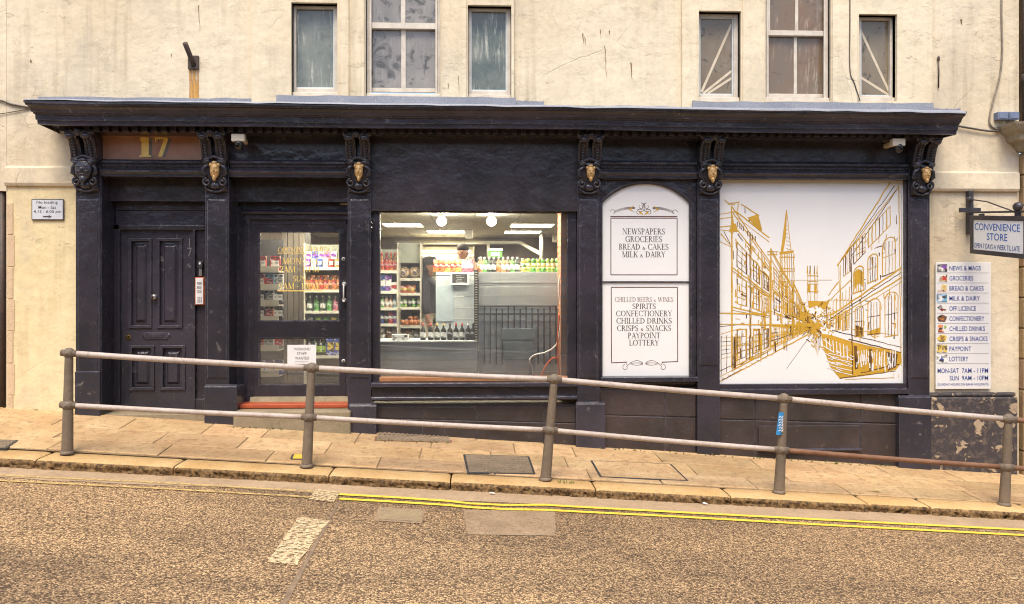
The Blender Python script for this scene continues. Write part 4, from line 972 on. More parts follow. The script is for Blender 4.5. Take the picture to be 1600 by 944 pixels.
# bay 3: display window
Yg = .11; x0, x1 = X(580)+.001, X(902)-.001; g = R(594, 333, 886, 588, Yg)
mb = MB(); zt_, zb_ = Z(330, 740, .02), Z(604, 740, .02)
mb.box(x0, g[0], .075, .17, zb_+.01, zt_+.02); mb.box(g[1], x1, .075, .17, zb_+.01, zt_+.02); mb.box(g[0], g[1], .075, .17, g[3], zt_+.02)
fr = mb.build('display_window', M['black'], S, .006)
mb = MB(); mb.box(g[0]-.005, g[1]+.005, Yg, Yg+.008, g[2], g[3]+.005); mb.build('pane', M['glass'], fr)
mb = MB(); mb.box(g[0], g[1], .02, .16, g[2]-.05, g[2]); mb.build('inner_sill', M['wood'], fr, .006)
mb = MB(); zs = Z(598, 740, -.02); mb.prof([(.16, zs+.012), (.02, zs+.008), (-.03, zs-.004), (-.035, zs-.045), (-.01, zs-.06), (.16, zs-.06)], x0, x1)
zm = Z(622, 740, -.01); mb.box(x0, x1, .03, .16, zm, zs-.055); mb.prof([(.1, zm+.03), (-.015, zm+.012), (-.02, zm-.012), (.0, zm-.03), (.1, zm-.03)], x0, x1)
mb.build('window_sill', M['black'], S, .004)
random.seed(5)
def dado(pa, pb, pt, y=.05, blocks=(), slope=True):
    xa, xb = X(pa)+.001, X(pb)-.001; zt_ = Z(pt, (pa+pb)/2, y); mb = MB()
    mb.box(xa, xb, y+.02, y+.12, -1.4, zt_)
    xs = [xa]+[X(p, y) for p in blocks]+[xb]
    for a, b in zip(xs, xs[1:]):
        n = 10
        for (f0, f1) in ((-.4, .56), (.575, 1.0)):
            za = lambda x, f: zf(x)+(zt_-.03-zf(x))*f
            o = [(a+.006+(b-a-.012)*i/n, za(a+(b-a)*i/n, f0)) for i in range(n+1)]+[(a+.006+(b-a-.012)*(n-i)/n, za(a+(b-a)*(n-i)/n, f1)) for i in range(n+1)]
            mb.prism_xz(o, y+random.uniform(0, .012), y+.03)
    return mb.build('stall_riser', M['blackstone'], S, .008)
dado(580, 902, 632, .06, (660, 745, 850)); dado(937, 1090, 606, .05, (1040,)); dado(1125, 1420, 608, .05, (1180, 1345))

# bay 4: arched sash frame filled with two posters
x0, x1 = X(938)+.001, X(1090)-.001; Ya = .08
g = R(941, 288, 1076, 588, Ya); zs_ = Z(318, 1008, Ya); zt_ = Z(276, 1014, .05)
def arch(xa, xb, zspring, zcrown, n=22):
    hw = (xb-xa)/2; r = (zcrown-zspring); Rr = (hw*hw+r*r)/(2*r); cz = zcrown-Rr; a0 = math.asin(hw/Rr)
    return [((xa+xb)/2+Rr*math.sin(-a0+2*a0*i/n), cz+Rr*math.cos(-a0+2*a0*i/n)) for i in range(n+1)]
ap = arch(g[0], g[1], zs_, g[3]); zb_ = Z(600, 1014, .05)
mb = MB()
mb.prism_xz([(x0, zb_), (g[0], zb_)]+[ap[i] for i in range(0, 12)]+[(ap[11][0], zt_), (x0, zt_)], .05, .15)
mb.prism_xz([(g[1], zb_), (x1, zb_), (x1, zt_), (ap[11][0], zt_)]+[ap[i] for i in range(11, 23)], .05, .15)
mb.tube([(x, .048, z) for x, z in arch(g[0]-.03, g[1]+.03, zs_-.01, g[3]+.03)], .012, 8)
for (a, b, s) in ((x0+.045, g[0]+.05, 1), (x1-.045, g[1]-.05, -1)):
    mb.tube([(a, .046, zt_-.035), (a+s*.33, .046, zt_-.035), (a, .046, zt_-.24), (a, .046, zt_-.035)], .010, 6)
    for k in range(4): mb.tube([(a+s*(.03+.05*k), .046, zt_-.05), (a+s*.03, .046, zt_-.20+.04*k)], .008, 6)
mb.box(g[1]+.02, g[1]+.045, .035, .06, zb_, zs_); mb.box(x0+.005, g[0]-.006, .035, .06, zb_, zs_)
mb.box(g[0], g[1], .05, .15, zb_, g[2])
mb.box(g[0], g[1], .062, .15, Z(440.5, 1008, Ya)-.008, Z(440.5, 1008, Ya)+.008)
af = mb.build('arched_frame', M['black'], S, .004)
mb = MB(); zs4 = Z(588, 1014, -.01); mb.prof([(.1, zs4-.002), (-.03, zs4-.012), (-.035, zs4-.06), (.1, zs4-.075)], x0, x1); mb.build('window_sill', M['black'], S, .004)
# bay 5: frame round the printed mural
x0, x1 = X(1125)+.001, X(1420)-.001; Ym = .085; g5 = R(1123, 281.5, 1411, 599, Ym); zt_ = Z(281, 1270, .0)
mb = MB(); mb.box(x0, x1, .06, .15, g5[3], zt_+.06); mb.box(g5[1], x1, .05, .15, -.1, g5[3]); mb.box(x0, x1, .04, .15, g5[2]-.10, g5[2]); mb.box(g5[1]+.001, g5[1]+.02, .035, .06, g5[2], g5[3])
mb.box(x0, x1, -.005, .15, g5[2]-.12, g5[2]-.06); mb.build('mural_frame', M['black'], S, .005)
mb = MB(); a, b, c, d = R(1185, 665, 1342, 700, .04); mb.box(a, b, .03, .07, c-.02, d); mb.build('vent_hatch', M['blackstone'], S, .004)
mb = MB(); mb.prof([(.03, c+.0), (.0, c-.012), (.0, c-.026), (.03, c-.026)], a-.01, b+.02); mb.build('hatch_ledge', M['blackworn'], S, .003)

# ================================================================== PRINTS ON THE FRONT
def pts_px(l, y): return [P(a, b, y) for a, b in l]
# upper poster
zsplit = Z(440.5, 1008, Ya)
t = thing('window_poster', (X(1008), Ya, zsplit+.4), 'white arched poster reading newspapers, groceries, bread and cakes, milk and dairy', 'poster')
mb = MB(); mb.prism_xz([(g[0], zsplit+.0085), (g[1], zsplit+.0085)]+ap[::-1], Ya, Ya+.01); mb.build('sheet', M['white'], t)
mb = MB(); y = Ya-.001
def rect_line(mb, px, w, y, mi=0):
    a, b, c, d = px; q = pts_px([(a, b), (c, b), (c, d), (a, d), (a, b)], y)
    for i in range(4): mb.ribbon([q[i], q[i+1]], w, y, mi)
rect_line(mb, (954.5, 341, 1058, 429.5), .010, y); mb.ribbon(pts_px([(953.5, 338.5), (1058.5, 338.5)], y), .013, y)
cx, cz = P(1006, 336, y); sc = X(1007, y)-X(1006, y)
for s in (-1, 1):
    for (ux, uz, r0, r1, a0, a1, w) in ((4.5, 13, 8, 5.5, 300, 95, .006), (5, 13.5, 5.5, 1.5, 100, 430, .005), (48, 4, 5, 2, 10, 260, .005), (7, 4, 5.5, 3, 130, -80, .008)):
        mb.ribbon(spiral(cx+s*ux*sc, cz+uz*sc, r0*sc, r1*sc, a0, a1, 16, s), w, y, w2=w*.5)
    for k in range(3): mb.ribbon([(cx+s*(14+q*3.3)*sc, cz+(9.5+k*1.2-.09*q*q+(.55+.05*k)*q*.4)*sc) for q in range(0, 11)], .006, y, w2=.002)
    mb.poly([(cx+s*14*sc, cz+4*sc), (cx+s*24*sc, cz+8.5*sc), (cx+s*15.5*sc, cz+15*sc), (cx+s*20*sc, cz+8*sc)], y, 1)
    mb.poly([(cx+s*1*sc, cz), (cx+s*8*sc, cz+3*sc), (cx+s*6*sc, cz+6*sc), (cx+s*2*sc, cz+2.5*sc)], y, 1)
mb.build('ornament', [M['brownline'], M['gold']], t)
mb = MB()
for s, pt, pb, w in (('NEWSPAPERS', 357, 366.3, 67), ('GROCERIES', 369, 378.3, 58), ('BREAD & CAKES', 381, 390.3, 78), ('MILK & DAIRY', 393, 402, 68)):
    serif(mb, s, X(1006, y), Z(pb, 1006, y), Z(pt, 1006, y), y, 0, w*sc)
mb.build('lettering', M['ink'], t)
t = thing('window_poster', (X(1008), Ya, zsplit-.5), 'white square poster reading chilled beers and wines down to lottery', 'poster')
mb = MB(); mb.box(g[0], g[1], Ya, Ya+.01, g[2]+.001, zsplit-.0085); mb.build('sheet', M['white'], t)
mb = MB(); q = pts_px([(980, 566), (955.5, 567), (955, 449), (1058.5, 449), (1059, 565), (1034, 566)], y)
for i in range(5): mb.ribbon([q[i], q[i+1]], .010, y)
cx, cz = P(1006.5, 568, y)
for s in (-1, 1):
    mb.ribbon(spiral(cx+s*29*sc, cz-6*sc, 5*sc, 2*sc, 80, -240, 14, s), .005, y)
    for k in range(3): mb.ribbon([(cx+s*(2+q*1.9)*sc, cz+(3.5-k*2.6)*sc*math.sin(PI*q/10)*1.1-(k-1)*.8*sc) for q in range(0, 11)], .006, y, w2=.003)
    mb.ribbon([(cx+s*20*sc, cz+2*sc), (cx+s*26*sc, cz-3*sc), (cx+s*30*sc, cz+3*sc)], .006, y)
mb.build('ornament', M['brownline'], t)
mb = MB()
for i, (s, pt, pb, w) in enumerate((('CHILLED BEERS & WINES', 464.3, 471.6, 92), ('SPIRITS', 474.3, 482.8, 37), ('CONFECTIONERY', 485.4, 494.2, 88), ('CHILLED DRINKS', 496.8, 505.6, 87), ('CRISPS & SNACKS', 508.4, 517.2, 85), ('PAYPOINT', 519.8, 528.6, 51), ('LOTTERY', 531, 540, 47))):
    serif(mb, s, X(1006.5, y), Z(pb, 1006, y), Z(pt, 1006, y), y, 1 if i == 0 else 0, w*sc)
mb.build('lettering', [M['ink'], M['inkfine']], t)

# mural: a line drawing of a city street in gold foil
t = thing('street_mural', (X(1267, Ym), Ym, (g5[2]+g5[3])/2), 'large white window print with a gold line drawing of an old city street and spire', 'mural')
mb = MB(); mb.box(g5[0], g5[1], Ym, Ym+.01, g5[2], g5[3]); mb.build('sheet', M['white'], t)
random.seed(11)
mb = MB(); ym = Ym-.001; u = X(1268, ym)-X(1267, ym)       # one photo pixel in metres on this plane
def jl(p, q, w=1.5, mi=0, j=.7, n=None, taper=True):
    w = min(w, 2.5)
    n = n or max(2, int(math.hypot(q[0]-p[0], q[1]-p[1])/7))
    l = [(p[0]+(q[0]-p[0])*i/n+random.uniform(-j, j)*.6, p[1]+(q[1]-p[1])*i/n+random.uniform(-j, j)*.6) for i in range(n+1)]
    # foil flips between gold and dark along the stroke
    mb.ribbon(pts_px(l, ym), w*u*random.uniform(.45, .95), ym, mi, .00005, w*u*random.uniform(.35, .9))
def dk(p=.28): return 1 if random.random() < p else 0
def fill(l, mi=0): mb.poly(pts_px(l, ym), ym, mi, .00005)
VPx, VPy = 1272.0, 511.0
def wall_pt(x, ybase_ref, yroof_ref, xref, h):
    k = (VPx-x)/(VPx-xref); yb = VPy+(ybase_ref-VPy)*k; yt = VPy+(yroof_ref-VPy)*k
    return yb+(yt-yb)*h
def facade(xa, xb, xref, yb, yt, floors, cols, p=.25, base=0.12, wcol=2.0):
    f = lambda x, h: (x, wall_pt(x, yb, yt, xref, h))
    def pos(t_): # columns squeeze towards the vanishing point
        za, zb__ = 1/(VPx-xa), 1/(VPx-xb); z_ = za+(zb__-za)*t_; return VPx-1/z_
    for h in (1.0, .97, .90, base+.02, base-.02): jl(f(xa, h), f(xb, h), 1.6 if h < 1 else 2.6, dk(.15))
    for h0 in floors: jl(f(xa, h0[0]-.03), f(xb, h0[0]-.03), 2.2, 0); jl(f(xa, h0[0]-.05), f(xb, h0[0]-.05), 1.1, dk())
    for c in range(cols+1): x = pos(c/cols); jl(f(x, .02), f(x, 1), 1.9, dk(.15)); jl((x+1.6, f(x, .1)[1]), (x+1.6, f(x, .95)[1]), .9, dk())
    for h0, h1 in floors:
        for c in range(cols):
            a, b = pos((c+.25)/cols), pos((c+.78)/cols); m_ = (a+b)/2; d = dk(p)
            for x in (a, m_, b): jl(f(x, h0), f(x, h1), 1.7 if x != m_ else 1.1, d)
            jl(f(a-.8, h1), f(b+.8, h1), 1.8, 0); jl(f(a-.8, h0), f(b+.8, h0), 1.5, d)
            for k in range(1, 4): jl(f(a, h0+(h1-h0)*k/4), f(b, h0+(h1-h0)*k/4), .8, dk(.4), .3)
            if random.random() < .75: x = b-.9; jl(f(x, h0), f(x, h1), 2.4, dk(.5))
    return f
for _k in range(2):
    facade(1143, 1203, 1143, 580, 322, ((.05, .25), (.42, .60), (.66, .82)), 3, .45)
for (xa_, xb_, n_) in ((1145, 1200, 90), (1204, 1238, 60), (1239, 1266, 50)):
    for _k in range(n_):
        x = random.uniform(xa_, xb_); h = random.random(); y_ = wall_pt(x, 580, 330, 1143, h)
        if random.random() < .5: jl((x, y_), (x+random.uniform(-.6, .6), y_+random.uniform(6, 16)), random.uniform(1.2, 3.4), dk(.35))
        else: x2 = x+random.uniform(4, 10); jl((x, y_), (x2, wall_pt(x2, 580, 330, 1143, h)), random.uniform(1.2, 3.2), dk(.2))
facade(1204, 1238, 1204, 549, 388, ((.08, .26), (.42, .60), (.68, .86)), 3, .25)
facade(1239, 1266, 1239, 530, 440, ((.1, .3), (.45, .62), (.7, .9)), 5, .25)
# cornice, gable and return of the first house
for a, b, w in (((1123, 335), (1151, 331), 2.2), ((1123, 342), (1147, 339), 1.4), ((1151, 331), (1202, 372), 3.0), ((1149, 338), (1202, 378), 1.6), ((1124, 355), (1143, 353), 2.4), ((1124, 359), (1141, 361), 1.6),
                ((1126, 365), (1144, 386), 2.2), ((1124, 377), (1143, 386), 2.0), ((1131, 361), (1141, 381), 1.5), ((1152, 330), (1154, 318), 2), ((1158, 319), (1186, 337), 2.6), ((1164, 333), (1164, 323), 1.6),
                ((1132, 312), (1138, 318), 2), ((1137, 318), (1156, 316), 2.5), ((1138, 320), (1148, 320), 1.5), ((1170, 345), (1184, 335), 2), ((1184, 335), (1190, 360), 2), ((1199, 393), (1216, 393), 1.6), ((1199, 398), (1215, 398), 1.6)):
    jl(a, b, w, dk(.15), .5)
fill([(1139, 361), (1146, 342), (1148, 360), (1144, 366)]); fill([(1168, 340), (1184, 335), (1190, 361), (1178, 352)]); fill([(1142, 352), (1150, 349), (1153, 362), (1142, 362)])
for i in range(4): jl((1152+i*3, 347+i*2), (1152+i*3, 355+i*2), 1.8, dk(.5)); jl((1168+i*4, 361+i*2.6), (1168+i*4, 369+i*2.6), 1.8, dk(.5))
for i in range(6): jl((1200+i*2.7, 393), (1200+i*2.7, 398), 1.1, dk())
# ground floor of the left terrace, doors and shopfronts
for (x0_, x1_, d) in ((1127, 1144, 1), (1150, 1156, 0), (1166, 1176, 1), (1180, 1190, 0)):
    for x in (x0_, (x0_+x1_)/2, x1_): jl((x, 522+random.uniform(0, 4)), (x, wall_pt(x, 583, 322, 1143, .02)), 1.8, d)
    for k in range(6): jl((x0_, 528+k*6.5), (x1_, 527+k*6), 1.1, dk(.5), .4)
fill([(1146, 526), (1149, 526), (1150, 575), (1146, 576)], 1)
fill([(1124, 488.5), (1198, 489.5), (1198, 492.5), (1124, 490)]); fill([(1124, 506), (1270, 507), (1262, 510), (1124, 507)])
jl((1124, 511), (1156, 507), 1.5, 1); jl((1126, 522), (1158, 513), 1.5, 0)
fill([(1192, 488), (1196, 488), (1197, 515), (1194, 517)]); fill([(1210, 507), (1258, 507), (1240, 513), (1206, 511)]); fill([(1187, 520), (1189, 520), (1190, 560), (1188, 562)])
jl((1124, 597), (1262, 523), 2.6, 0); jl((1128, 594), (1160, 577), 2.6, 1); jl((1126, 588), (1255, 520), 1.2, 0); jl((1124, 580), (1150, 568), 1.3, 1)
for i in range(12): x = 1200+i*5; jl((x, 545-i*2.3), (x, 520-i*.6), 1.5, dk()); jl((x, 535-i*1.8), (x+4, 533-i*1.8), 1.7, 0)
for i in range(9): jl((1128+i*9, 590-i*4.5), (1136+i*9, 592-i*4.6), .8, dk())
jl((1268, 522), (1229, 576), 1.0, 1, .4)
# spire and tower
fill([(1228.5, 328), (1229.8, 328), (1228, 370), (1224, 393), (1220, 395)]); jl((1229, 328), (1236, 392), 1.4, dk(.1), .3); jl((1228.5, 330), (1220, 395), 1.6, 0, .3)
for i in range(7): jl((1226+i*.5, 352+i*6), (1230+i*.8, 354+i*6), 1.3, 0)
fill([(1218, 394), (1240, 391), (1240, 395), (1218, 398)])
for x in (1219, 1222, 1226, 1230, 1233, 1237, 1240): jl((x, 396), (x+.6, 450), 1.8, dk(.15))
for yy in (402, 420, 424, 440): jl((1218, yy), (1242, yy), 1.8, 0)
# twin towers
for x in (1262, 1266, 1273, 1277): jl((x, 418), (x, 470), 1.7, 0); jl((x-1, 428), (x, 415), 1.6, dk(.2), .2)
for yy in (431, 440, 444, 456): jl((1261, yy), (1279, yy), 1.6, 0)
fill([(1262, 444), (1266, 444), (1266, 456), (1262, 456)]); fill([(1272, 445), (1276, 445), (1276, 458), (1272, 458)])
jl((1232, 438), (1300, 437.5), .6, 0, .1)
# the far end of the street: dense foil scribble
for i in range(240):
    a = random.uniform(1242, 1302); b = 512+random.gauss(0, 1)*13-abs(a-1272)*.55; l = random.uniform(3, 9); an = random.uniform(0, PI)
    jl((a, b), (a+l*math.cos(an), b+l*math.sin(an)*.8), random.uniform(1.2, 3.2), dk(.16), .6, 2)
fill([(1262, 470), (1296, 471), (1290, 484), (1276, 478), (1264, 482)]); fill([(1258, 506), (1284, 504), (1279, 519), (1268, 523)]); fill([(1245, 505), (1262, 508), (1256, 514), (1245, 512)])
for i in range(7): jl((1270+i*2, 520), (1273+i*1.4, 555-abs(i-3)*4), .9, dk(.4))
# right hand hall
VPx, VPy = 1276.0, 512.0
for a, b, w, d in (((1391, 285), (1308, 416), 2.4, 0), ((1405, 291), (1309, 414), 2.2, 0), ((1398, 290), (1312, 410), 1.6, 1), ((1401, 297), (1330, 400), 1.4, 1), ((1404, 291), (1408, 572), 2.6, 0), ((1408, 300), (1409, 480), 1.0, 1),
                   ((1310, 414), (1315, 500), 2, 0), ((1330, 388), (1332, 585), 2.2, 1), ((1313, 414), (1314, 480), 1.4, 0), ((1408, 419), (1300, 492), 3.0, 0), ((1408, 426), (1296, 499), 1.8, 1), ((1408, 434), (1296, 503), 2.4, 0),
                   ((1409, 440), (1300, 508), 1.2, 0), ((1300, 516), (1409, 543), 1.8, 1), ((1330, 515), (1400, 524), 1.4, 0), ((1326, 530), (1408, 551), 2.0, 1)):
    jl(a, b, w, d, .8)
for (xa, xb, ta, tb, ba, bb, n) in ((1357, 1391, 358, 322, 387, 352, 6), (1334, 1352, 383, 364, 413, 394, 4), (1318, 1328, 400, 390, 432, 424, 3)):
    for i in range(n+1):
        x = xa+(xb-xa)*i/n; jl((x, ta+(tb-ta)*i/n), (x, ba+(bb-ba)*i/n), 2.8 if i % 2 else 1.6, dk(.45))
    jl((xa, ta), (xb, tb), 1.6, 0); jl((xa, ba), (xb, bb), 2.2, dk())
def archwin(xa, xb, yt, yb_, sl, d=.3, heavy=0):
    m_ = (xa+xb)/2; w = xb-xa
    l = [(xa, yb_+sl), (xa, yt+w*.45+sl), (xa+w*.15, yt+w*.15+sl*.6), (m_, yt), (xb-w*.15, yt+w*.12-sl*.6), (xb, yt+w*.4-sl), (xb, yb_-sl)]
    for a, b in zip(l, l[1:]): jl(a, b, 2.3, dk(.12), .5, 3)
    jl((xa-1, yb_+sl), (xb+1, yb_-sl), 2.0, dk())
    for k in (.25, .5, .75): jl((xa+w*k, yt+w*.3), (xa+w*k, yb_), 1.7, dk(d))
    jl((xa, (yt+yb_)/2+sl), (xb, (yt+yb_)/2-sl), 1.3, dk(d))
    if heavy: fill([(xa+1, yb_-3), (xa+1, yt+w*.6), (m_, yt+4), (xb-1, yt+w*.6), (xb-1, yb_-8), (m_, yb_-14)])
archwin(1379, 1399, 371, 428, 4); archwin(1356, 1371, 397, 440, 3.5); archwin(1334, 1349, 416, 456, 3, .3, 1)
archwin(1383, 1403, 456, 525, 2, .5); archwin(1356, 1375, 466, 522, 1.5, .5); archwin(1336, 1349, 478, 526, 1, .5)
archwin(1317, 1325, 486, 516, 1); archwin(1306, 1313, 490, 515, 1)
fill([(1337, 508), (1348, 512), (1348, 526), (1337, 527)], 1); fill([(1357, 518), (1374, 512), (1374, 523), (1357, 523)], 0)
for x in (1292, 1297, 1302, 1307, 1312, 1317, 1322, 1327): jl((x, 445+abs(1330-x)*.9), (x, 512), 1.5, dk(.15)); jl((x+1, 470), (x+4, 468), 1.6, 0)
jl((1291, 474), (1330, 437), 1.8, 0); jl((1294, 462), (1310, 440), 2.2, 0)
for _k in range(80):
    x = random.uniform(1333, 1404); h = random.random(); yt_ = 414-(x-1308)*1.27; yb_ = 517+(x-1300)*.26; y_ = yt_+(yb_-yt_)*(.08+.9*h)
    if random.random() < .4: jl((x, y_), (x+random.uniform(-.5, .5), y_+random.uniform(5, 14)), random.uniform(1, 2.6), dk(.3))
    elif random.random() < .4: jl((x, y_), (x-random.uniform(4, 9), y_+(8-14*h)*.5), random.uniform(1, 2), dk(.3))
# reflecting windscreen-like sweep at lower right
fill([(1283, 521), (1300, 524), (1331, 534), (1331, 590), (1312, 591), (1298, 575), (1288, 548)])
fill([(1331, 534), (1360, 541), (1360, 586), (1331, 590)]); fill([(1360, 541), (1408, 550), (1409, 566), (1400, 578), (1360, 586)])
fill([(1334, 540), (1336, 578), (1341, 576), (1339, 541)], 1); fill([(1385, 550), (1403, 553), (1400, 574), (1387, 580)], 1); fill([(1358, 545), (1363, 546), (1362, 578), (1358, 580)], 1)
def wl(a, b, w=2.2): mb.ribbon(pts_px([a, b], ym), w*u, ym-.0025, 2, .00005)
for x in list(range(1342, 1358, 4))+list(range(1366, 1386, 4))+[1391, 1395, 1399]: wl((x, 546+random.uniform(0, 4)), (x-1, 574-random.uniform(0, 6)), random.uniform(.8, 1.6))
for i in range(7): wl((1290+i*5.5, 528+i*2), (1292+i*5.3, 545+i*3), 1.5)
for i in range(34): x = random.uniform(1336, 1404); y_ = random.uniform(548, 572); wl((x, y_), (x+random.uniform(-1, 1), y_+random.uniform(4, 12)), random.uniform(.8, 1.8))
for i in range(22): x = random.uniform(1290, 1328); y_ = random.uniform(532, 580); wl((x, y_), (x+random.uniform(3, 9), y_+random.uniform(1, 4)), random.uniform(.7, 1.4))
for i in range(5): wl((1286+i*1.5, 530+i*11), (1300+i*3, 541+i*10), 1.3); wl((1294+i*3, 552+i*7), (1331, 560+i*6.5), 1.1)
for a, b, w, d in (((1283, 520), (1290, 552), 3, 0), ((1290, 552), (1312, 591), 3, 0), ((1312, 591), (1400, 580), 2, 1), ((1320, 593), (1398, 590), 1.2, 0), ((1345, 583), (1405, 569), 2, 1), ((1300, 575), (1340, 588), 2, 0), ((1395, 592), (1396, 583), 1, 0), ((1404, 590), (1403, 584), 1, 0)):
    jl(a, b, w, d)
mb.build('drawing', [M['gold'], M['golddark'], M['white']], t)

# staff notice taped inside the door glass
t_y = Ye+.0085; a, b, c, d = R(449, 539, 494, 569, t_y)
t = thing('staff_notice', (a, t_y, c), 'white paper notice reading weekend staff wanted on the shop door glass', 'notice')
mb = MB(); mb.box(a, b, t_y, t_y+.002, c, d); mb.build('sheet', M['whiteplain'], t)
mb = MB()
for s, pa, pb, pt, pbm in (('WEEKEND', 459, 485, 543.5, 547.5), ('STAFF', 464, 479, 550.5, 554.5), ('WANTED', 461, 483, 557.5, 562)): sans(mb, s, (X(pa, t_y), X(pb, t_y), Z(pbm, 472, t_y), Z(pt, 472, t_y)), t_y-.0012); mb.build('lettering', M['ink'], t); mb = MB()
mb.ribbon([P(461, 565.5, t_y), P(482, 565.5, t_y)], .004, t_y-.0012); mb.build('underline', M['ink'], t)

# ================================================================== SIGNS AND FITTINGS
def sign_box(name, px, y, label, cat, m, th=.012, bev=.003):
    a, b, c, d = R(*px, y); t = thing(name, ((a+b)/2, y+th, c), label, cat)
    mb = MB(); mb.box(a, b, y, y+th, c, d); mb.build('panel', m, t, bev); return t
ys_ = .065
t = sign_box('parking_sign', (49, 311, 99.5, 344), ys_, 'small white no loading sign on the yellow wall left of the shopfront', 'street sign', M['signblue' if 0 else 'ink'], .012)
mb = MB(); a, b, c, d = R(50.5, 312.5, 98, 342.5, ys_); mb.box(a, b, ys_-.0015, ys_-.0002, c, d); mb.build('face', pm('grey_white_face', (.56, .58, .62), (.5, .52, .56), 4, .35), t)
mb = MB(); yy = ys_-.003
for s, pa, pb, pt, pbm in (('No loading', 57, 90, 314, 319.5), ('Mon - Sat', 60, 87.5, 321.5, 326.5), ('4.15 - 6.00 pm', 52.5, 95.5, 328.5, 334)): sans(mb, s, (X(pa, yy), X(pb, yy), Z(pbm, 74, yy), Z(pt, 74, yy)), yy); mb.build('lettering', M['ink'], t); mb = MB()
mb.ribbon(pts_px([(67, 338.5), (78, 338.5)], yy), .014, yy); mb.poly(pts_px([(75.5, 335.5), (81, 338.5), (75.5, 341.5), (77, 338.5)], yy), yy); mb.build('arrow', M['ink'], t)

t = sign_box('services_board', (1462, 410, 1548.5, 608), ys_, 'tall white board of small pictures and blue service names on the right hand wall', 'sign board', M['signwhite'], .012)
rows_ = ['NEWS & MAGS', 'GROCERIES', 'BREAD & CAKES', 'MILK & DAIRY', 'OFF LICENCE', 'CONFECTIONERY', 'CHILLED DRINKS', 'CRISPS & SNACKS', 'PAYPOINT', 'LOTTERY']
ends = [1532.5, 1520.5, 1537, 1531, 1525, 1538, 1539, 1543, 1517.5, 1513]
mb = MB(); ln = MB(); yy = ys_-.002
for i, (s, e) in enumerate(zip(rows_, ends)):
    y0_ = 415.5+15.75*i; mb = MB(); sans(mb, s, (X(1483.5, yy), X(e, yy), Z(y0_+7.3, 1505, yy), Z(y0_, 1505, yy)), yy); mb.build('lettering', M['signblue'], t)
    ln = MB(); ln.ribbon(pts_px([(1464, y0_+10.9), (1545, y0_+10.9)], yy), .005, yy); ln.build('divider', pm('grey_divider', (.42, .41, .43)), t)
for s, pa, pb, pt, pbm in (('MON-SAT', 1465, 1498, 575.5, 583), ('7AM - 11PM', 1503, 1544, 575.5, 583), ('SUN', 1484, 1498, 587, 594.5), ('9AM - 10PM', 1503, 1544, 587, 594.5), ('(SUNDAY HOURS ON BANK HOLIDAYS)', 1465, 1544.5, 598.8, 603.5)):
    mb = MB(); sans(mb, s, (X(pa, yy), X(pb, yy), Z(pbm, 1505, yy), Z(pt, 1505, yy)), yy); mb.build('lettering', M['signblue'], t)
icons = [[('grey', [(0, 0), (1, 0), (1, 1), (.1, .95)]), ('purple', [(.3, .4), (.9, .3), (.95, .9), (.5, .8)]), ('paper', [(.15, .2), (.6, .1), (.65, .5), (.2, .6)]), ('black', [(.05, .75), (.4, .85), (.4, .92), (.05, .85)])],
         [('bread', [(.2, .1), (1, 0), (1, .6), (.6, .8), (.35, .6)]), ('red', [(.5, .3), (.95, .2), (.9, .7), (.6, .75)]), ('brown', [(.85, .6), (1, .6), (1, .95), (.88, .9)])],
         [('peach', [(.05, .1), (.9, 0), (.95, .2), (.3, .35)]), ('yellow', [(.4, .4), (.95, .3), (.95, .85), (.5, .95)]), ('bread', [(.55, .5), (.85, .45), (.85, .75), (.6, .8)])],
         [('sky', [(0, 0), (1, 0), (1, 1), (0, 1)]), ('paper', [(.1, .2), (.5, .1), (.6, .6), (.3, .8)]), ('cyan', [(.65, .1), (.95, .1), (.9, .9)])],
         [('wine', [(.05, .6), (.4, .9), (.6, .6), (.35, .3)]), ('red', [(.35, .35), (.6, .5), (.7, .3), (.5, .1)]), ('amber', [(.6, .4), (.9, .4), (.8, .15)])],
         [('brown', [(.05, .6), (.2, .1), (.8, .05), (1, .7), (.5, 1)]), ('amber', [(.3, .3), (.7, .25), (.7, .5), (.3, .55)]), ('black', [(.1, .7), (.5, .6), (.4, .9)])],
         [('orange', [(.15, .1), (.55, .1), (.6, .9), (.3, 1), (.12, .8)]), ('lime', [(.7, .4), (.95, .6), (.9, .9), (.7, .8)]), ('red', [(.15, 0), (.7, 0), (.7, .12), (.15, .12)])],
         [('yellow', [(0, .5), (.3, .9), (.7, 1), (1, .7), (.8, .1), (.25, .1)]), ('orange', [(.3, .45), (.75, .5), (.7, .65), (.35, .6)])],
         [('yellow', [(0, 0), (1, 0), (1, 1), (0, 1)])],
         [('paper', [(0, 0), (1, 0), (1, 1), (0, 1)]), ('blue', [(.3, .15), (.65, .1), (.7, .4), (.55, .55), (.5, .9), (.42, .9), (.42, .5), (.3, .5)])]]
for i, ic in enumerate(icons):
    y0_ = 412.5+15.75*i; mb = MB(); ms = []
    for k, (c, l) in enumerate(ic):
        ms.append(M['p_'+c]); mb.add([(*[P(1463.5+16.5*a, y0_+12.5-12.5*b, yy)][0][:1], yy-.0004*k, P(1463.5+16.5*a, y0_+12.5-12.5*b, yy)[1]) for a, b in l], [tuple(range(len(l)))], k)
    if i == 8:
        ms.append(M['ink']); sans(mb, 'P', (X(1466, yy), X(1471, yy), Z(y0_+9, 1470, yy), Z(y0_+2, 1470, yy)), yy-.001, 1); sans(mb, 'P', (X(1472.5, yy), X(1478, yy), Z(y0_+9, 1470, yy), Z(y0_+2, 1470, yy)), yy-.001, 1)
    o = mb.build('picture', ms, t)
    for p in o.data.polygons:
        if p.normal.y > 0: p.flip()

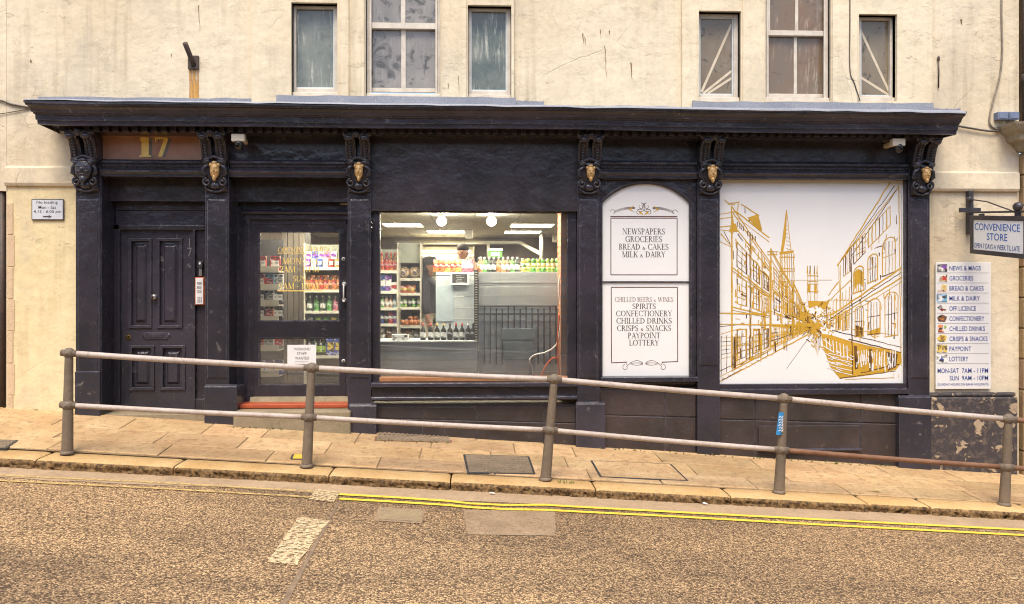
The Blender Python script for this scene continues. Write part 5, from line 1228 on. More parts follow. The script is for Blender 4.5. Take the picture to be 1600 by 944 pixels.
# projecting sign
xs_ = X(1519, -.12); tl, bl = Z(340, 1519, -.12), Z(393, 1519, -.12); yn = -1.06; tr_, br_ = Z(341.5, 1606, yn), Z(401.5, 1606, yn)
t = thing('projecting_sign', (xs_, .08, (tl+bl)/2), 'white convenience store sign in a dark frame hanging out from the right hand wall', 'sign')
def hs(uu, v, off=0.0):
    y_ = -.12+(yn+.12)*uu; zt2 = tl+(tr_-tl)*uu; zb2 = bl+(br_-bl)*uu; return (xs_+off, y_, zb2+(zt2-zb2)*v)
mb = MB(); q = [hs(0, 0), hs(1, 0), hs(1, 1), hs(0, 1)]
mb.add([(p[0], p[1], p[2]) for p in q]+[(p[0]+.06, p[1], p[2]) for p in q], [(0, 1, 2, 3), (7, 6, 5, 4), (0, 4, 5, 1), (1, 5, 6, 2), (2, 6, 7, 3), (3, 7, 4, 0)])
def sbar(mb, a, b, c, d, o0, o1):
    p = [hs(a, b), hs(c, b), hs(c, d), hs(a, d)]; mb.add([(k[0]+o0, k[1], k[2]) for k in p]+[(k[0]+o1, k[1], k[2]) for k in p], [(0, 1, 2, 3), (7, 6, 5, 4), (0, 4, 5, 1), (1, 5, 6, 2), (2, 6, 7, 3), (3, 7, 4, 0)])
for r_ in ((-.03, -.06, 1.03, .07), (-.03, .93, 1.03, 1.06), (-.03, .07, .035, .93), (.965, .07, 1.03, .93)): sbar(mb, *r_, -.012, .072)
mb.build('frame', M['signedge'], t, .004)
mb = MB(); sbar(mb, .035, .07, .965, .93, -.003, -.001); mb.build('face', M['signlight'], t)
mb = MB(); mb2 = MB()
pl = lambda x, y, z: hs(x, z, -.005)
sans(mb, 'CONVENIENCE', (.06, .90, .64, .84), 0, 0, .005, 'box', pl); sans(mb, 'STORE', (.30, .68, .37, .57), 0, 0, .005, 'box', pl)
sans(mb2, 'OPEN 7 DAYS A WEEK TIL LATE', (.05, .90, .12, .26), 0, 0, .005, 'box', pl)
mb.build('lettering', M['signbright'], t); mb2.build('small_lettering', M['signblue'], t)
mb = MB(); a, b, c, d = R(1512, 299, 1519, 366, .05); mb.box(a, b, .02, .09, c, d)
a, b, c, d = R(1499.5, 325, 1532, 332, 0); mb.box(a, b, -.01, .02, c, d)
z2 = Z(331, 1540, -.1); mb.tube([(xs_+.03, .0, z2), (xs_+.03, -1.25, z2-.10)], .012, 8)
mb.tube([(xs_+.03, -.03, Z(312, 1518, 0)), (xs_+.03, -.35, Z(316, 1545, -.3)), (xs_+.03, -.8, Z(330, 1580, -.8))], .008, 6)
mb.lathe([(.03, 0), (.035, -.02), (.03, -.04), (.012, -.045)], (a+.11, -.0, Z(312, 1517, 0)), 12, 'y'); mb.ball((xs_+.03, -.88, Z(323, 1590, -.88)), .045, .06, .05)
for uu in (.13, .80): mb.box(xs_+.02, xs_+.05, hs(uu, 1)[1]-.035, hs(uu, 1)[1]+.035, hs(uu, 1)[2], z2-.03-.05*uu)
mb.build('bracket', M['signedge'], t, .003)

# cameras
for i, (a, b, c, d, dx_, dy_, lb) in enumerate(((361, 208, 382, 220, 373, 228, 'cream box camera with dark dome by the second bracket, above the entrance'), (1395, 215, 1415, 227, 1405, 233, 'cream box camera with dark dome beside the rightmost bracket'))):
    x0, x1, z0, z1 = R(a, b+1, c, d+1, -.27); t = thing('security_camera', ((x0+x1)/2, .05, (z0+z1)/2), lb, 'camera', 'cameras on the shopfront')
    mb = MB(); mb.box(x0, x1, -.275, -.19, z0, z1); mb.box(x0+.05, x1-.05, -.191, .059, z0+.02, z1-.01); mb.build('housing', M['cream'], t, .012, 3)
    x, z = P(dx_, dy_, -.25); mb = MB(); mb.lathe([(.05, 0), (.05, .03), (.04, .05)], (x, -.235, z+.005), 16); mb.ball((x, -.235, z), .046, .046, .048); mb.lathe([(.02, 0), (.018, -.02), (.012, -.022)], (x, -.275, z-.005), 10, 'y'); mb.build('dome', M['dome'], t)
# door entry panel, key box
x0, x1, z0, z1 = R(304, 433, 319, 477, Yd-.06)
t = thing('door_intercom', (x0, Yd, z0), 'white entry phone panel with call buttons on an orange backing plate', 'intercom')
mb = MB(); mb.box(x0, x1, Yd-.05, Yd, z0, z1); mb.build('back_plate', M['orangeplate'], t, .004)
mb = MB(); mb.box(x0+.012, x1-.012, Yd-.062, Yd-.049, z0+.012, z1-.012); mb.build('panel', M['whiteplain'], t, .003)
mb = MB()
for k in range(3): zc = z1-.07-.048*k; mb = MB(); mb.box(x0+.03, x1-.03, Yd-.067, Yd-.0615, zc-.012, zc+.012); mb.build('button', M['p_grey'], t)
mb = MB()
for i in range(3):
    for j in range(4): mb.box(x0+.035+.018*i, x0+.046+.018*i, Yd-.066, Yd-.0615, z0+.03+.018*j, z0+.042+.018*j)
mb.build('keypad', M['p_grey'], t)
x0, x1, z0, z1 = R(308, 408, 316, 431, Yd-.06)
t = thing('key_box', ((x0+x1)/2, Yd, z0), 'small black key box and bell above the white entry panel', 'key safe')
mb = MB(); zm_ = z0+(z1-z0)*.52; mb.box(x0, x1, Yd-.05, Yd, zm_, z1); mb.build('case', M['darkslot'], t, .008)
mb = MB(); mb.box(x0+.01, x1-.01, Yd-.035, Yd, z0, zm_-.005); mb.build('bell', M['steel'], t, .006)
mb = MB(); mb.ball(((x0+x1)/2, Yd-.052, z1-.03), .014, .008, .014); mb.build('button', M['whiteplain'], t)

# ================================================================== RAILING
Yr = -1.42
T_ = [(108, 552), (487, 575), (866, 593), (1225, 623), (1576, 655)]; L_ = [(104, 633), (482, 652), (858, 672), (1220, 703), (1572, 730)]; Bp = [(105, 706), (479, 724), (852, 751), (1217, 769), (1569, 792)]
rl = thing('street_railing', (X(852, Yr), Yr, gz(X(852, Yr), Yr)), 'old iron railing of five ball topped posts and two rails along the kerb', 'railing')
tp, lp, bp = [(*P(*p, Yr),) for p in T_], [(*P(*p, Yr),) for p in L_], [(*P(*p, Yr),) for p in Bp]
for i in range(5):
    mb = MB(); bx, tx, lx = bp[i], tp[i], lp[i]; zb_ = gz(bx[0], Yr)-.03
    top = Vector((tx[0], Yr, tx[1])); bot = Vector((bx[0], Yr, zb_)); low = bot+(top-bot)*((lx[1]-zb_)/(top.z-zb_))
    n = 14; pts = [bot+(top-bot)*k/n for k in range(n+1)]
    mb.tube(pts, .053, 14, 0, .036); mb.ball(top, .054, .054, .054); mb.ball(low, .060, .060, .058)
    for c in (top, low):
        mb.tube([c+Vector((-.072, 0, .005)), c+Vector((.072, 0, -.005))], .032, 10)
        for s in (-1, 1): mb.ball(c+Vector((0, s*.056 if c is low else s*.05, 0)), .013, .010, .013, 8, 5)
    mb.lathe([(.064, 0), (.060, .012), (.055, .03)], (bx[0], Yr, gz(bx[0], Yr)-.005), 14)
    mb.build('post', M['iron'], rl)
ext = lambda a, b, k: (b[0]+(b[0]-a[0])*k, b[1]+(b[1]-a[1])*k)
tq = tp+[ext(tp[3], tp[4], .9)]; lq = lp+[ext(lp[3], lp[4], .9)]
for q, r_ in ((tq, .0275), (lq, .025)):
    for i in range(5):
        a, b = q[i], q[i+1]; n = 10; sg = [(a[0]+(b[0]-a[0])*k/n, Yr, a[1]+(b[1]-a[1])*k/n-.006*math.sin(PI*k/n)) for k in range(n+1)]
        mb = MB(); mb.tube(sg, r_, 12); rr = mb.build('rail', M['rustrail'] if (q is lq and i >= 3) or (i == 4) else M['railpaint'], rl)
        if q is lq and i == 3: rr['label'] = 'rusty red brown lower rail'
a, b, c, d = R(1215.5, 645, 1224.5, 680, Yr-.06); mb = MB(); n = 6
for k in range(n):
    t0, t1 = -1+2*k/n, -1+2*(k+1)/n; lean = .03
    f = lambda t_, z_: ((a+b)/2+(b-a)*.5*t_+(.02 if z_ else -.01), Yr-.053+.018*t_*t_+(.006 if z_ else 0), d if z_ else c)
    mb.add([f(t0, 0), f(t1, 0), f(t1, 1), f(t0, 1)], [(0, 1, 2, 3)])
m_ = (a+b)/2
for k in range(6): zq = c+(d-c)*(.18+.12*k); mb.ribbon([(m_-.022+.005*(k % 2), zq), (m_+.0, zq+.012), (m_+.012, zq-.006), (m_+.024, zq+.016)], .008, Yr-.057+.003*k/6, 1)
tag(mb.build('sticker', [M['sticker'], M['whiteplain']]), 'blue sticker with white scrawl stuck on the fourth railing post', 'sticker')

# ================================================================== INSIDE THE SHOP
random.seed(3)
x0, x1, y0, y1, zc, zfl = -3.05, 2.7, .50, 6.6, 2.30, .0
mb = MB(); mb.box(-1.40, x1, .17, .47, zfl-.08, zfl); mb.box(x0, x1, .47, y1, zfl-.08, zfl); struct(mb.build('shop_floor', M['shopfloor']))
mb = MB()
n = 9
mb.box(-1.40, x1, .17, .47, zc+.02, zc+.1); mb.box(x0, x1, .47, y1, zc+.02, zc+.1)
xx = x0
while xx < x1-.01:
    yy_ = .17
    while yy_ < y1-.01: mb.box(xx+.006, min(x1, xx+.594), yy_+.006, min(y1, yy_+.594), zc, zc+.019); yy_ += .6
    xx += .6
mb.v = [(x, max(y, .47) if x < -1.4 else y, z) for x, y, z in mb.v]
struct(mb.build('shop_ceiling', M['ceil']))
mb = MB(); mb.box(x0-.1, x0, .44, y1, zfl, zc+.1); mb.box(x1, x1+.1, .17, y1, zfl, zc+.1); mb.box(x0-.1, x1+.1, y1, y1+.1, zfl-.1, zc+.1); mb.box(1.36, x1+.1, .16, .2, -.1, zc+.1)
struct(mb.build('shop_wall', M['shopwall']))
mb = MB(); xa = X(876, .2); zz = .02
while zz < 2.28: mb.box(xa+random.uniform(0, .003), xa+.38, .19+random.uniform(0, .004), .6, zz, zz+.066); zz += .075
mb.box(xa+.008, xa+.38, .198, .6, 0, 2.29, 1); struct(mb.build('brick_pier_wall', [M['brick'], M['shopwall']]))
# lit ceiling panels and spot bulbs
for i, (pa, pb, ya, yb, lb) in enumerate(((597, 657, 3.0, 3.6, 'front left lit square ceiling panel seen through the shop window'), (667, 725, 4.5, 5.1, 'lit ceiling panel at the back between the two bright bulbs'), (800, 866, 3.0, 3.6, 'front right lit square ceiling panel seen through the shop window'), (790, 846, 4.5, 5.1, 'lit ceiling panel at the back right of the bright bulbs'))):
    xa, xb = X(pa, ya), X(pb, ya); t = thing('ceiling_light', ((xa+xb)/2, ya, zc), lb, 'ceiling light', 'ceiling panels in the shop')
    mb = MB(); mb.box(xa, xb, ya, yb, zc-.012, zc-.002); mb.build('diffuser', M['panel_light'], t)
    mb = MB(); mb.box(xa-.02, xa, ya, yb, zc-.016, zc-.001); mb.box(xb, xb+.02, ya, yb, zc-.016, zc-.001); mb.box(xa-.02, xb+.02, ya-.02, ya, zc-.016, zc-.001); mb.box(xa-.02, xb+.02, yb, yb+.02, zc-.016, zc-.001); mb.build('frame', M['shelfw'], t)
for xa, ya, lb in ((-2.6, 1.1, 'added lit ceiling panel just inside the shop door'), (-2.2, 3.6, 'added lit ceiling panel deeper inside behind the shop door'), (-.95, .21, 'added unseen lit panel close inside the window head, left'), (.15, .21, 'added unseen lit panel close inside the window head, right')):  # extra panels, added only to brighten the door view and shelf fronts
    t = thing('ceiling_light', (xa+.3, ya, zc), lb, 'ceiling light', 'ceiling panels in the shop')
    mb = MB(); mb.box(xa, xa+.6, ya, ya+.6, zc-.012, zc-.002); mb.build('diffuser', M['panel_light'], t)
    mb = MB(); ring(mb, xa-.02, xa+.62, 0, 1, 0, 1, .02, .02, .02, .02); mb.v = [(x, ya-.02+z*.64, zc-.016+.015*y) for x, y, z in mb.v]; mb.build('frame', M['shelfw'], t)
for px, lb in ((690, 'glowing bulb hanging in the shop window, left of the pair'), (768, 'glowing bulb hanging in the shop window, right of the pair')):
    x, z = P(px, 346, 1.5); t = thing('spot_bulb', (x, 1.5, z), lb, 'light bulb', 'bulbs in the shop window')
    mb = MB(); mb.ball((x, 1.5, z), .062, .062, .062); mb.build('bulb', M['bulb'], t)
    mb = MB(); mb.lathe([(.04, .05), (.045, .07), (.03, .13), (.02, zc-z)], (x, 1.5, z), 14); mb.build('lamp_holder', M['shelfw'], t)
# white pipework under the ceiling, small wall box
t_ = M['shelfw']; yb = 5.9
mb = MB(); mb.tube([(*P(618, 379, yb)[:1], yb, P(618, 379, yb)[1]), (P(812, 379, yb)[0], yb, P(812, 379, yb)[1]), (P(845, 397, 5.2)[0], 5.2, P(845, 397, 5.2)[1])], .035, 10)
mb.tube([(P(846, 366, 5.2)[0], 5.2, zc), (P(846, 412, 5.2)[0], 5.2, P(846, 412, 5.2)[1])], .035, 10); mb.tube([(P(763, 380, yb)[0], yb, P(763, 380, yb)[1]), (P(763, 405, yb)[0], yb, P(763, 405, yb)[1])], .03, 10)
tag(mb.build('overhead_pipe', t_), 'cream pipe frame running below the ceiling at the back of the shop', 'pipe')
for i, (px, py, Y, lb) in enumerate(((868, 372, 5.5, 'small cream alarm box high on the back wall of the shop'), (733, 366, 4.0, 'small cream box on the ceiling between the two bright bulbs'))):
    x, z = P(px, py, Y); mb = MB(); mb.box(x-.06, x+.06, Y-.05, Y+.05, z-.08, z+.08); tag(mb.build('alarm_box', M['cream'], None, .02), lb, 'alarm')

# fixtures
def slats(mb, x0, x1, y, z0, z1, step, mi=0):
    z = z0
    while z < z1-.01: mb.box(x0, x1, y, y+.02, z+.006, min(z1, z+step)-.004, mi); z += step
def unit(name, label, cat, group=None, loc=None): return thing(name, loc, label, cat, group)
# display base under the window
a, b, c, d = R(592, 533, 746, 590, .55); t = unit('display_base', 'grey panelled display base with wine bottles standing on it behind the window', 'display stand', None, (a, .55, 0))
mb = MB(); mb.box(a-.2, b, .57, 1.15, 0, d-.02); slats(mb, a-.2, b, .55, .02, d-.02, .11); mb.build('panel', M['slatblue'], t)
mb = MB(); mb.box(a-.2, b, .54, 1.16, d-.02, d); mb.build('top', M['slat'], t, .004)
mb = MB(); z = .13
while z < d-.03: mb.box(a-.2, b, .562, .5695, z-.006, z+.006); z += .11
mb.build('groove', M['slatline'], t); base_top = d
# main gondola back
a, b, c, d = R(748, 425, 884, 592, .6); t = unit('shelving_unit', 'tall grey shelving unit seen from behind with reflected railing bars modelled on its lower half', 'shelf unit', None, (a, .6, 0)); u2 = (a, b, d)
zmid = Z(478, 810, .6)
mb = MB(); mb.box(a, b, .62, 1.05, 0, zmid); slats(mb, a, b, .605, .0, zmid-.01, .155); mb.build('back_panel', M['slatblue'], t)
mb = MB(); mb.box(a, b, .60, 1.05, zmid+.24, d); mb.box(a, b, .597, .62, zmid, zmid+.235); mb.build('header_panel', M['slat'], t, .004)
mb = MB(); z = .155
while z < d-.05: mb.box(a, b, .596 if z > zmid else .600, .606, z-.004, z+.004); z += .155
mb.build('groove', M['slatline'], t)
mb = MB(); px = 757
while px < 882:
    xa = X(px, .59); h = random.uniform(-.02, .02); mb.box(xa-.008, xa+.008, .580, .592, .40 if px < 785 or px > 838 else Z(514, px, .6), zmid-.02+h); px += 9.3
mb.box(a, b, .575, .58, Z(492, 800, .6), Z(489.5, 800, .6)); mb.build('reflected_bars', M['darkslot'], t)  # dark bars modelled in place of railings reflected in the window glass
a_, b_, c_, d_ = R(784, 513, 836, 531, .59); mb = MB(); mb.box(a_, b_, .578, .598, c_, d_); mb.box(a_+.02, b_-.02, .578, .598, Z(562, 810, .59), Z(534, 810, .59)); mb.build('reflected_block', pm('slate_blue_reflection', (.16, .215, .25), (.2, .25, .28)), t, .004)  # blue slabs standing in for a reflection in the window glass
xs1, xs2 = X(741, .58), X(747.5, .58); mb = MB(); mb.box(xs1, xs2, .575, .65, 0, d+.02, 0); z = .1
while z < d: mb.box(xs1+.012, xs2-.012, .572, .5755, z, z+.012, 1); z += .03
mb.build('upright', [M['darkslot'], M['shelfw']], t)
# second gondola, further left
a, b, c, d = R(681, 425, 742, 533, 1.0); t = unit('shelving_unit', 'narrow grey slatted unit behind the row of wine bottles', 'shelf unit', None, (a, 1.0, 0)); u1 = (a, b, d)
mb = MB(); mb.box(a, b, 1.02, 1.6, 0, d); slats(mb, a, b, 1.0, 0, d, .135); mb.build('back_panel', M['slat'], t)
mb = MB(); z = .135
while z < d-.05: mb.box(a, a+(b-a)*(.72 if int(z*100) % 2 else 1), .997, 1.006, z-.006, z+.006); z += .135
mb.build('groove', M['slatline'], t)
mb = MB(); mb.box(a, a+(b-a)*.45, .99, .996, c+.25, d-.17); mb.build('blue_panel', M['slatblue'], t)
x0_, x1_, z0_, z1_ = R(704, 426, 733, 445, .95); t = thing('price_chalkboard', (x0_, .95, z0_), 'small white framed chalkboard of prices on the narrow grey unit', 'chalkboard')
mb = MB(); ring(mb, x0_, x1_, z0_, z1_, .94, .97, .02, .02, .02, .02); mb.build('frame', M['whiteplain'], t, .003)
mb = MB(); mb.box(x0_+.019, x1_-.019, .95, .965, z0_+.019, z1_-.019); mb.build('board', M['darkslot'], t)
mb = MB()
for k in range(5): zq = z1_-.04-.022*k; mb.box(x0_+.05+random.uniform(0, .03), x1_-.05-random.uniform(0, .04), .947, .9495, zq-.004, zq+.004)
mb.build('chalk_marks', M['p_grey'], t)
# product prototypes
def can_mesh(h, r, body, top='grey', band=None):
    mb = MB(); mb.lathe([(r*.82, 0), (r, .012), (r, h*.38)], (0, 0, 0), 12, 'z', 0); mb.lathe([(r*1.002, h*.38), (r*1.002, h*.66)], (0, 0, 0), 12, 'z', 2); mb.lathe([(r, h*.66), (r, h-.02), (r*.82, h-.004), (r*.78, h)], (0, 0, 0), 12, 'z', 0); mb.lathe([(r*.78, h), (r*.7, h+.001)], (0, 0, 0), 12, 'z', 1)
    return mb, [M['p_'+body], M['p_'+top], M['p_'+(band or body)]]
def bottle_mesh(h, r, body, cap, label=None):
    mb = MB(); mb.lathe([(r*.9, 0), (r, .01), (r, h*.55), (r*.9, h*.62), (r*.38, h*.74), (r*.34, h*.97)], (0, 0, 0), 12, 'z', 0); mb.lathe([(r*.40, h*.86), (r*.42, h*.88), (r*.40, h)], (0, 0, 0), 10, 'z', 1)
    if label: mb.lathe([(r*1.01, h*.16), (r*1.02, h*.18), (r*1.02, h*.46), (r*1.01, h*.48)], (0, 0, 0), 12, 'z', 2)
    return mb, [M['p_'+body], M['p_'+cap], M['p_'+(label or body)]]
def bag_mesh(w, h, d, body, band='paper'):
    mb = MB(); n, m_ = 6, 6; vs = []; fs = []
    for s in (-1, 1):
        b = len(vs)
        for j in range(m_+1):
            for i in range(n+1):
                u, v = i/n, j/m_; k = (math.sin(PI*u)*math.sin(PI*v))**.5 if 0 < u < 1 and 0 < v < 1 else 0
                vs.append(((u-.5)*w*(1-.08*math.sin(PI*v)), s*d/2*k+.004*math.sin(9*u+7*v), v*h))
        fs += [tuple((b+j*(n+1)+i, b+j*(n+1)+i+1, b+(j+1)*(n+1)+i+1, b+(j+1)*(n+1)+i)[::(1 if s < 0 else -1)]) for j in range(m_) for i in range(n)]
    b0 = 0; mb.add(vs, fs, 0, True)
    for q in range(len(fs)):
        j = (q % (n*m_))//n
        if j in (2, 3): mb.mi[q] = 1
    return mb, [M['p_'+body], M['p_'+band]]
def carton_mesh(w, h, d, body, band):
    mb = MB(); mb.box(-w/2, w/2, -d/2, d/2, 0, h, 0); mb.box(-w*.4, w*.4, -d/2-.002, -d/2+.01, h*.3, h*.7, 1); return mb, [M['p_'+body], M['p_'+band]]
def loaf_mesh(w, h, d, body='bread'):
    mb = MB(); mb.ball((0, 0, h*.5), w/2, d/2, h*.5, 12, 8, 0); mb.ball((0, -d*.1, h*.5), w*.3, d*.45, h*.3, 10, 6, 1); return mb, [M['p_'+body], M['p_paper']]
def fruit_mesh(r, body):
    mb = MB(); mb.ball((0, 0, r), r, r, r, 10, 8); mb.lathe([(.004, 0), (.004, .01)], (0, 0, 2*r-.004), 6, 'z', 1); return mb, [M['p_'+body], M['p_darkgreen']]
_proto = {}
def put(key, maker, x, y, z, name, label, cat, group, rz=0.0, s=1.0):
    if key not in _proto:
        mb, ms = maker(); o = mb.build(name, ms); _proto[key] = o
    else:
        o = _proto[key].copy(); C.objects.link(o)
    o.name = name; o.location = (x, y, z); o.rotation_euler = (0, 0, rz); o.scale = (s, s, s); tag(o, label, cat, group); return o
# wine bottles on the base
wb = [(661, 'wine', 'red'), (673, 'wine', 'red'), (683, 'wine', 'yellow'), (693, 'wine', 'yellow'), (703, 'wine', 'black'), (712.5, 'wine', 'red'), (722, 'wine', 'red'), (731.5, 'wine', 'paper'), (739, 'wine', 'black')]
for px, bc, cc in wb:
    put('wine'+cc, lambda: bottle_mesh(.205, .034, bc, cc, 'paper' if cc in ('red', 'yellow') else 'black'), X(px, .75), .75, base_top, 'wine_bottle', {'red': 'dark wine bottle with a red cap on the display base', 'yellow': 'dark wine bottle with a yellow cap on the display base', 'black': 'dark wine bottle with a black cap on the display base', 'paper': 'dark wine bottle with a white cap on the display base'}[cc], 'wine bottle', cc.replace('paper', 'white')+' capped bottles on the display base' if cc != 'paper' else None)
x, z = X(626, .75), base_top
a, b, c, d = R(613, 524, 638, 532, .7); mb = MB(); mb.box(a, b, .66, .8, base_top, base_top+.07); mb.box(a-.003, b+.003, .657, .803, base_top+.05, base_top+.073); tag(mb.build('box', M['p_paper']), 'flat white carton lying on the display base left of the wine bottles', 'box')
# cans and bottles along the big unit
cans = ([(735+i*7.3, 'b', ('amber', 'orange', 'brown', 'green', 'darkgreen', 'wine')[i % 6]) for i in range(11)]+[(818+i*7.6, 'c', ('yellow', 'lime', 'green', 'lime', 'green', 'lime', 'lime', 'green', 'lime')[i]) for i in range(9)])
for px, k, c in cans:
    if px < 747: px = 749.5+(px-735)*.3
    if k == 'c': put('can'+c, lambda: can_mesh(.165, .033, c, 'grey', 'yellow' if c != 'yellow' else 'green'), X(px, .72), .72, u2[2], 'drink_can', {'lime': 'lime green drink can with yellow band on top of the tall grey unit', 'green': 'bright green drink can on top of the tall grey unit', 'yellow': 'yellow drink can on top of the tall grey unit'}[c], 'drink can', c+' cans on the tall grey unit' if c != 'yellow' else None, random.uniform(0, 3))
    else: put('bot'+c, lambda: bottle_mesh(.185, .030, c, 'paper', 'paper' if c != 'amber' else 'orange'), X(px, .72), .72, u2[2], 'sauce_bottle', '%s small bottle standing on top of the tall grey unit' % {'amber': 'amber', 'orange': 'orange', 'brown': 'brown', 'green': 'green', 'darkgreen': 'dark green', 'wine': 'black'}[c], 'bottle', c+' bottles on the tall grey unit')
for i in range(16):
    c = ('orange', 'green', 'brown', 'paper')[i % 4]; put('backcan'+c, lambda: can_mesh(.15, .034, c, 'grey', 'paper'), X(752, .9)+i*.075, .92, u2[2], 'drink_can', '%s can in the back row on the tall grey unit' % {'paper': 'white'}.get(c, c), 'drink can', 'back row of %s cans' % {'paper': 'white'}.get(c, c))
a, b, c, d = R(763, 391, 784, 403, .95); mb = MB(); mb.box(a, b, .8, .99, u2[2]+.19, u2[2]+.29); mb.box(a-.005, b+.005, .795, .995, u2[2]+.265, u2[2]+.295, 1); mb.box(a+.03, b-.03, .797, .81, u2[2]+.2, u2[2]+.25, 1)
tag(mb.build('tea_box', [M['p_green'], M['p_paper']]), 'green and white carton stacked above the bottles on the tall unit', 'box')
# crisp packets on the narrow unit
for i in range(13):
    c = ('pink', 'orange', 'pink', 'yellow', 'pink')[i % 5] if i > 4 else ('orange', 'yellow', 'amber')[i % 3]
    x = X(682+i*4.4, 1.2); put('bag'+c, lambda: bag_mesh(.085, .165, .05, c, 'paper' if c == 'pink' else 'red'), x, 1.15+.1*(i % 2), u1[2], 'crisp_packet', '%s snack packet standing on the narrow grey unit' % c, 'snack packet', c+' packets on the narrow unit', random.uniform(-.5, .5))

def shelf_unit(label, px0, px1, ptop, y, depth, boards, zlow=0.0, back='shelfgreen', header=None, side=True):
    xa, xb = X(px0, y), X(px1, y); m = (px0+px1)/2; zt = Z(ptop, m, y)
    t = unit('shelving_unit', label, 'shelf unit', None, (xa, y, 0)); zb_ = [Z(p, m, y) for p in boards]
    mb = MB(); mb.box(xa, xb, y+depth-.02, y+depth, 0, zt); mb.build('back_panel', M[back], t)
    for s in ((xa-.012, xa), (xb, xb+.012)):
        mb = MB(); mb.box(s[0], s[1], y, y+depth, 0, zt); mb.build('side_panel', M['shelfw'], t)
    for z in zb_:
        mb = MB(); mb.box(xa, xb, y+.01, y+depth-.02, z-.03, z); sh = mb.build('shelf', M['shelfw'], t)
        mb = MB(); mb.box(xa, xb, y, y+.0095, z-.035, z+.004); mb.build('price_strip', M['ticket'], sh)
    if header:
        mb = MB(); mb.box(xa, xb, y+.1, y+depth-.02, Z(header, m, y), zt); mb.build('header_panel', M['shelfgreen'], t, .01)
    return xa, xb, zb_
def rowof(n, xa, xb, y, z, mk, name, label, cat, group, keys, jit=.006):
    for i in range(n):
        k = keys[i % len(keys)]; x = xa+(xb-xa)*(i+.5)/n+random.uniform(-jit, jit)
        cn = {'paper': 'white', 'sky': 'pale blue', 'darkgreen': 'dark green', 'wine': 'black', 'cyan': 'turquoise', 'peach': 'peach coloured'}.get(k, k)
        put(name+cat+k+group, (lambda: mk(k)), x, y+random.uniform(0, .02), z, name, cn+' '+label, cat, cn+' '+group, random.uniform(-.15, .15))
# tall units left of the customer
xa, xb, zb_ = shelf_unit('cream shelving at far left of the window filled with drinks and cartons', 592, 620, 388, 1.9, .4, (423, 455, 481, 506, 529))
rowof(4, xa, xb, 2.0, zb_[0], lambda k: bottle_mesh(.25, .038, k, 'red', 'red'), 'juice_bottle', 'bottle on the top shelf at far left', 'bottle', 'top shelf bottles far left', ('orange', 'red', 'orange', 'amber'))
rowof(3, xa, xb, 2.0, zb_[1], lambda k: carton_mesh(.09, .22 if k != 'paper' else .12, .1, k, 'paper' if k != 'paper' else 'red'), 'carton', 'carton on the second shelf at far left', 'carton', 'second shelf cartons far left', ('blue', 'purple', 'paper'))
rowof(4, xa, xb, 2.0, zb_[2], lambda k: bottle_mesh(.17, .03, k, 'paper', 'paper'), 'sauce_bottle', 'bottle on the third shelf at far left', 'bottle', 'third shelf bottles far left', ('green', 'peach', 'amber', 'cyan'))
rowof(4, xa, xb, 2.0, zb_[3], lambda k: can_mesh(.16, .034, k, 'grey', 'paper'), 'drink_can', 'can on the fourth shelf at far left', 'drink can', 'fourth shelf cans far left', ('blue', 'black', 'red', 'purple'))
rowof(3, xa, xb, 2.0, zb_[4], lambda k: can_mesh(.14, .042, k, 'grey', 'brown'), 'food_tin', 'tin on the lowest shelf at far left', 'tin', 'lowest shelf tins far left', ('paper', 'brown', 'grey'))
xa, xb, zb_ = shelf_unit('cream shelving with bread and fruit to the left of the customer', 622, 656, 379, 2.3, .45, (435, 458, 480, 509, 534), 0, 'shelfgreen', 411)
rowof(2, xa, xb, 2.42, zb_[0], lambda k: loaf_mesh(.17, .17, .24), 'bread_loaf', 'wrapped loaf on the upper shelf beside the customer', 'loaf', 'bread loaves', ('bread',))
rowof(2, xa, xb-.08, 2.42, zb_[1], lambda k: bag_mesh(.14, .11, .09, k, 'yellow'), 'snack_bag', 'snack bag lying on the second shelf beside the customer', 'snack bag', 'snack bags by customer', ('red', 'orange'))
rowof(5, xa, xb, 2.42, zb_[2], lambda k: can_mesh(.12, .028, k, 'lime', 'paper'), 'pickle_jar', 'lidded jar on the middle shelf beside the customer', 'jar', 'jars by customer', ('green', 'lime', 'darkgreen'))
for i in range(9): put('orange', lambda: fruit_mesh(.042, 'orange'), xa+.05+.062*(i % 5)+random.uniform(-.01, .01), 2.36+.085*(i//5)+random.uniform(-.01, .01), zb_[3]+(.05 if i > 6 else 0), 'orange_fruit', 'loose orange fruit on the lower shelf beside the customer', 'fruit', 'oranges on the lower shelf')
rowof(3, xa, xb, 2.42, zb_[4], lambda k: bag_mesh(.12, .16, .08, k, 'grey'), 'snack_bag', 'packet on the bottom shelf beside the customer', 'snack bag', 'bottom shelf packets', ('brown', 'peach', 'grey'))
# lit wall unit at the back behind the customer and the clerk
xa, xb, zb_ = shelf_unit('long pale wall shelving at the back of the shop behind the clerk', 655, 740, 384, 6.0, .4, (398, 409, 422, 440), 0, 'shelfw')
for pa, pb, py in ((657, 735, 391.5), (657, 712, 403)):
    a_, b_, c_, d_ = R(pa, py, pb, py+2.6, 5.92); mb = MB(); mb.box(a_, b_, 5.9, 5.94, c_, d_); mb.build('strip_light', emit('lit_strip_light', (1, .88, .58), 16.0), bpy.data.objects['shelving_unit.004'])
rowof(14, xa, xb, 6.1, zb_[1], lambda k: carton_mesh(.075, .13, .1, k, 'paper'), 'carton', 'small carton on the back wall shelf', 'carton', 'cartons on the back wall shelf', ('yellow', 'orange', 'paper'))
rowof(14, xa, xb, 6.1, zb_[2], lambda k: carton_mesh(.075, .14, .1, k, 'paper'), 'carton', 'carton on the lower back wall shelf', 'carton', 'cartons on the lower back shelf', ('amber', 'yellow', 'red'))
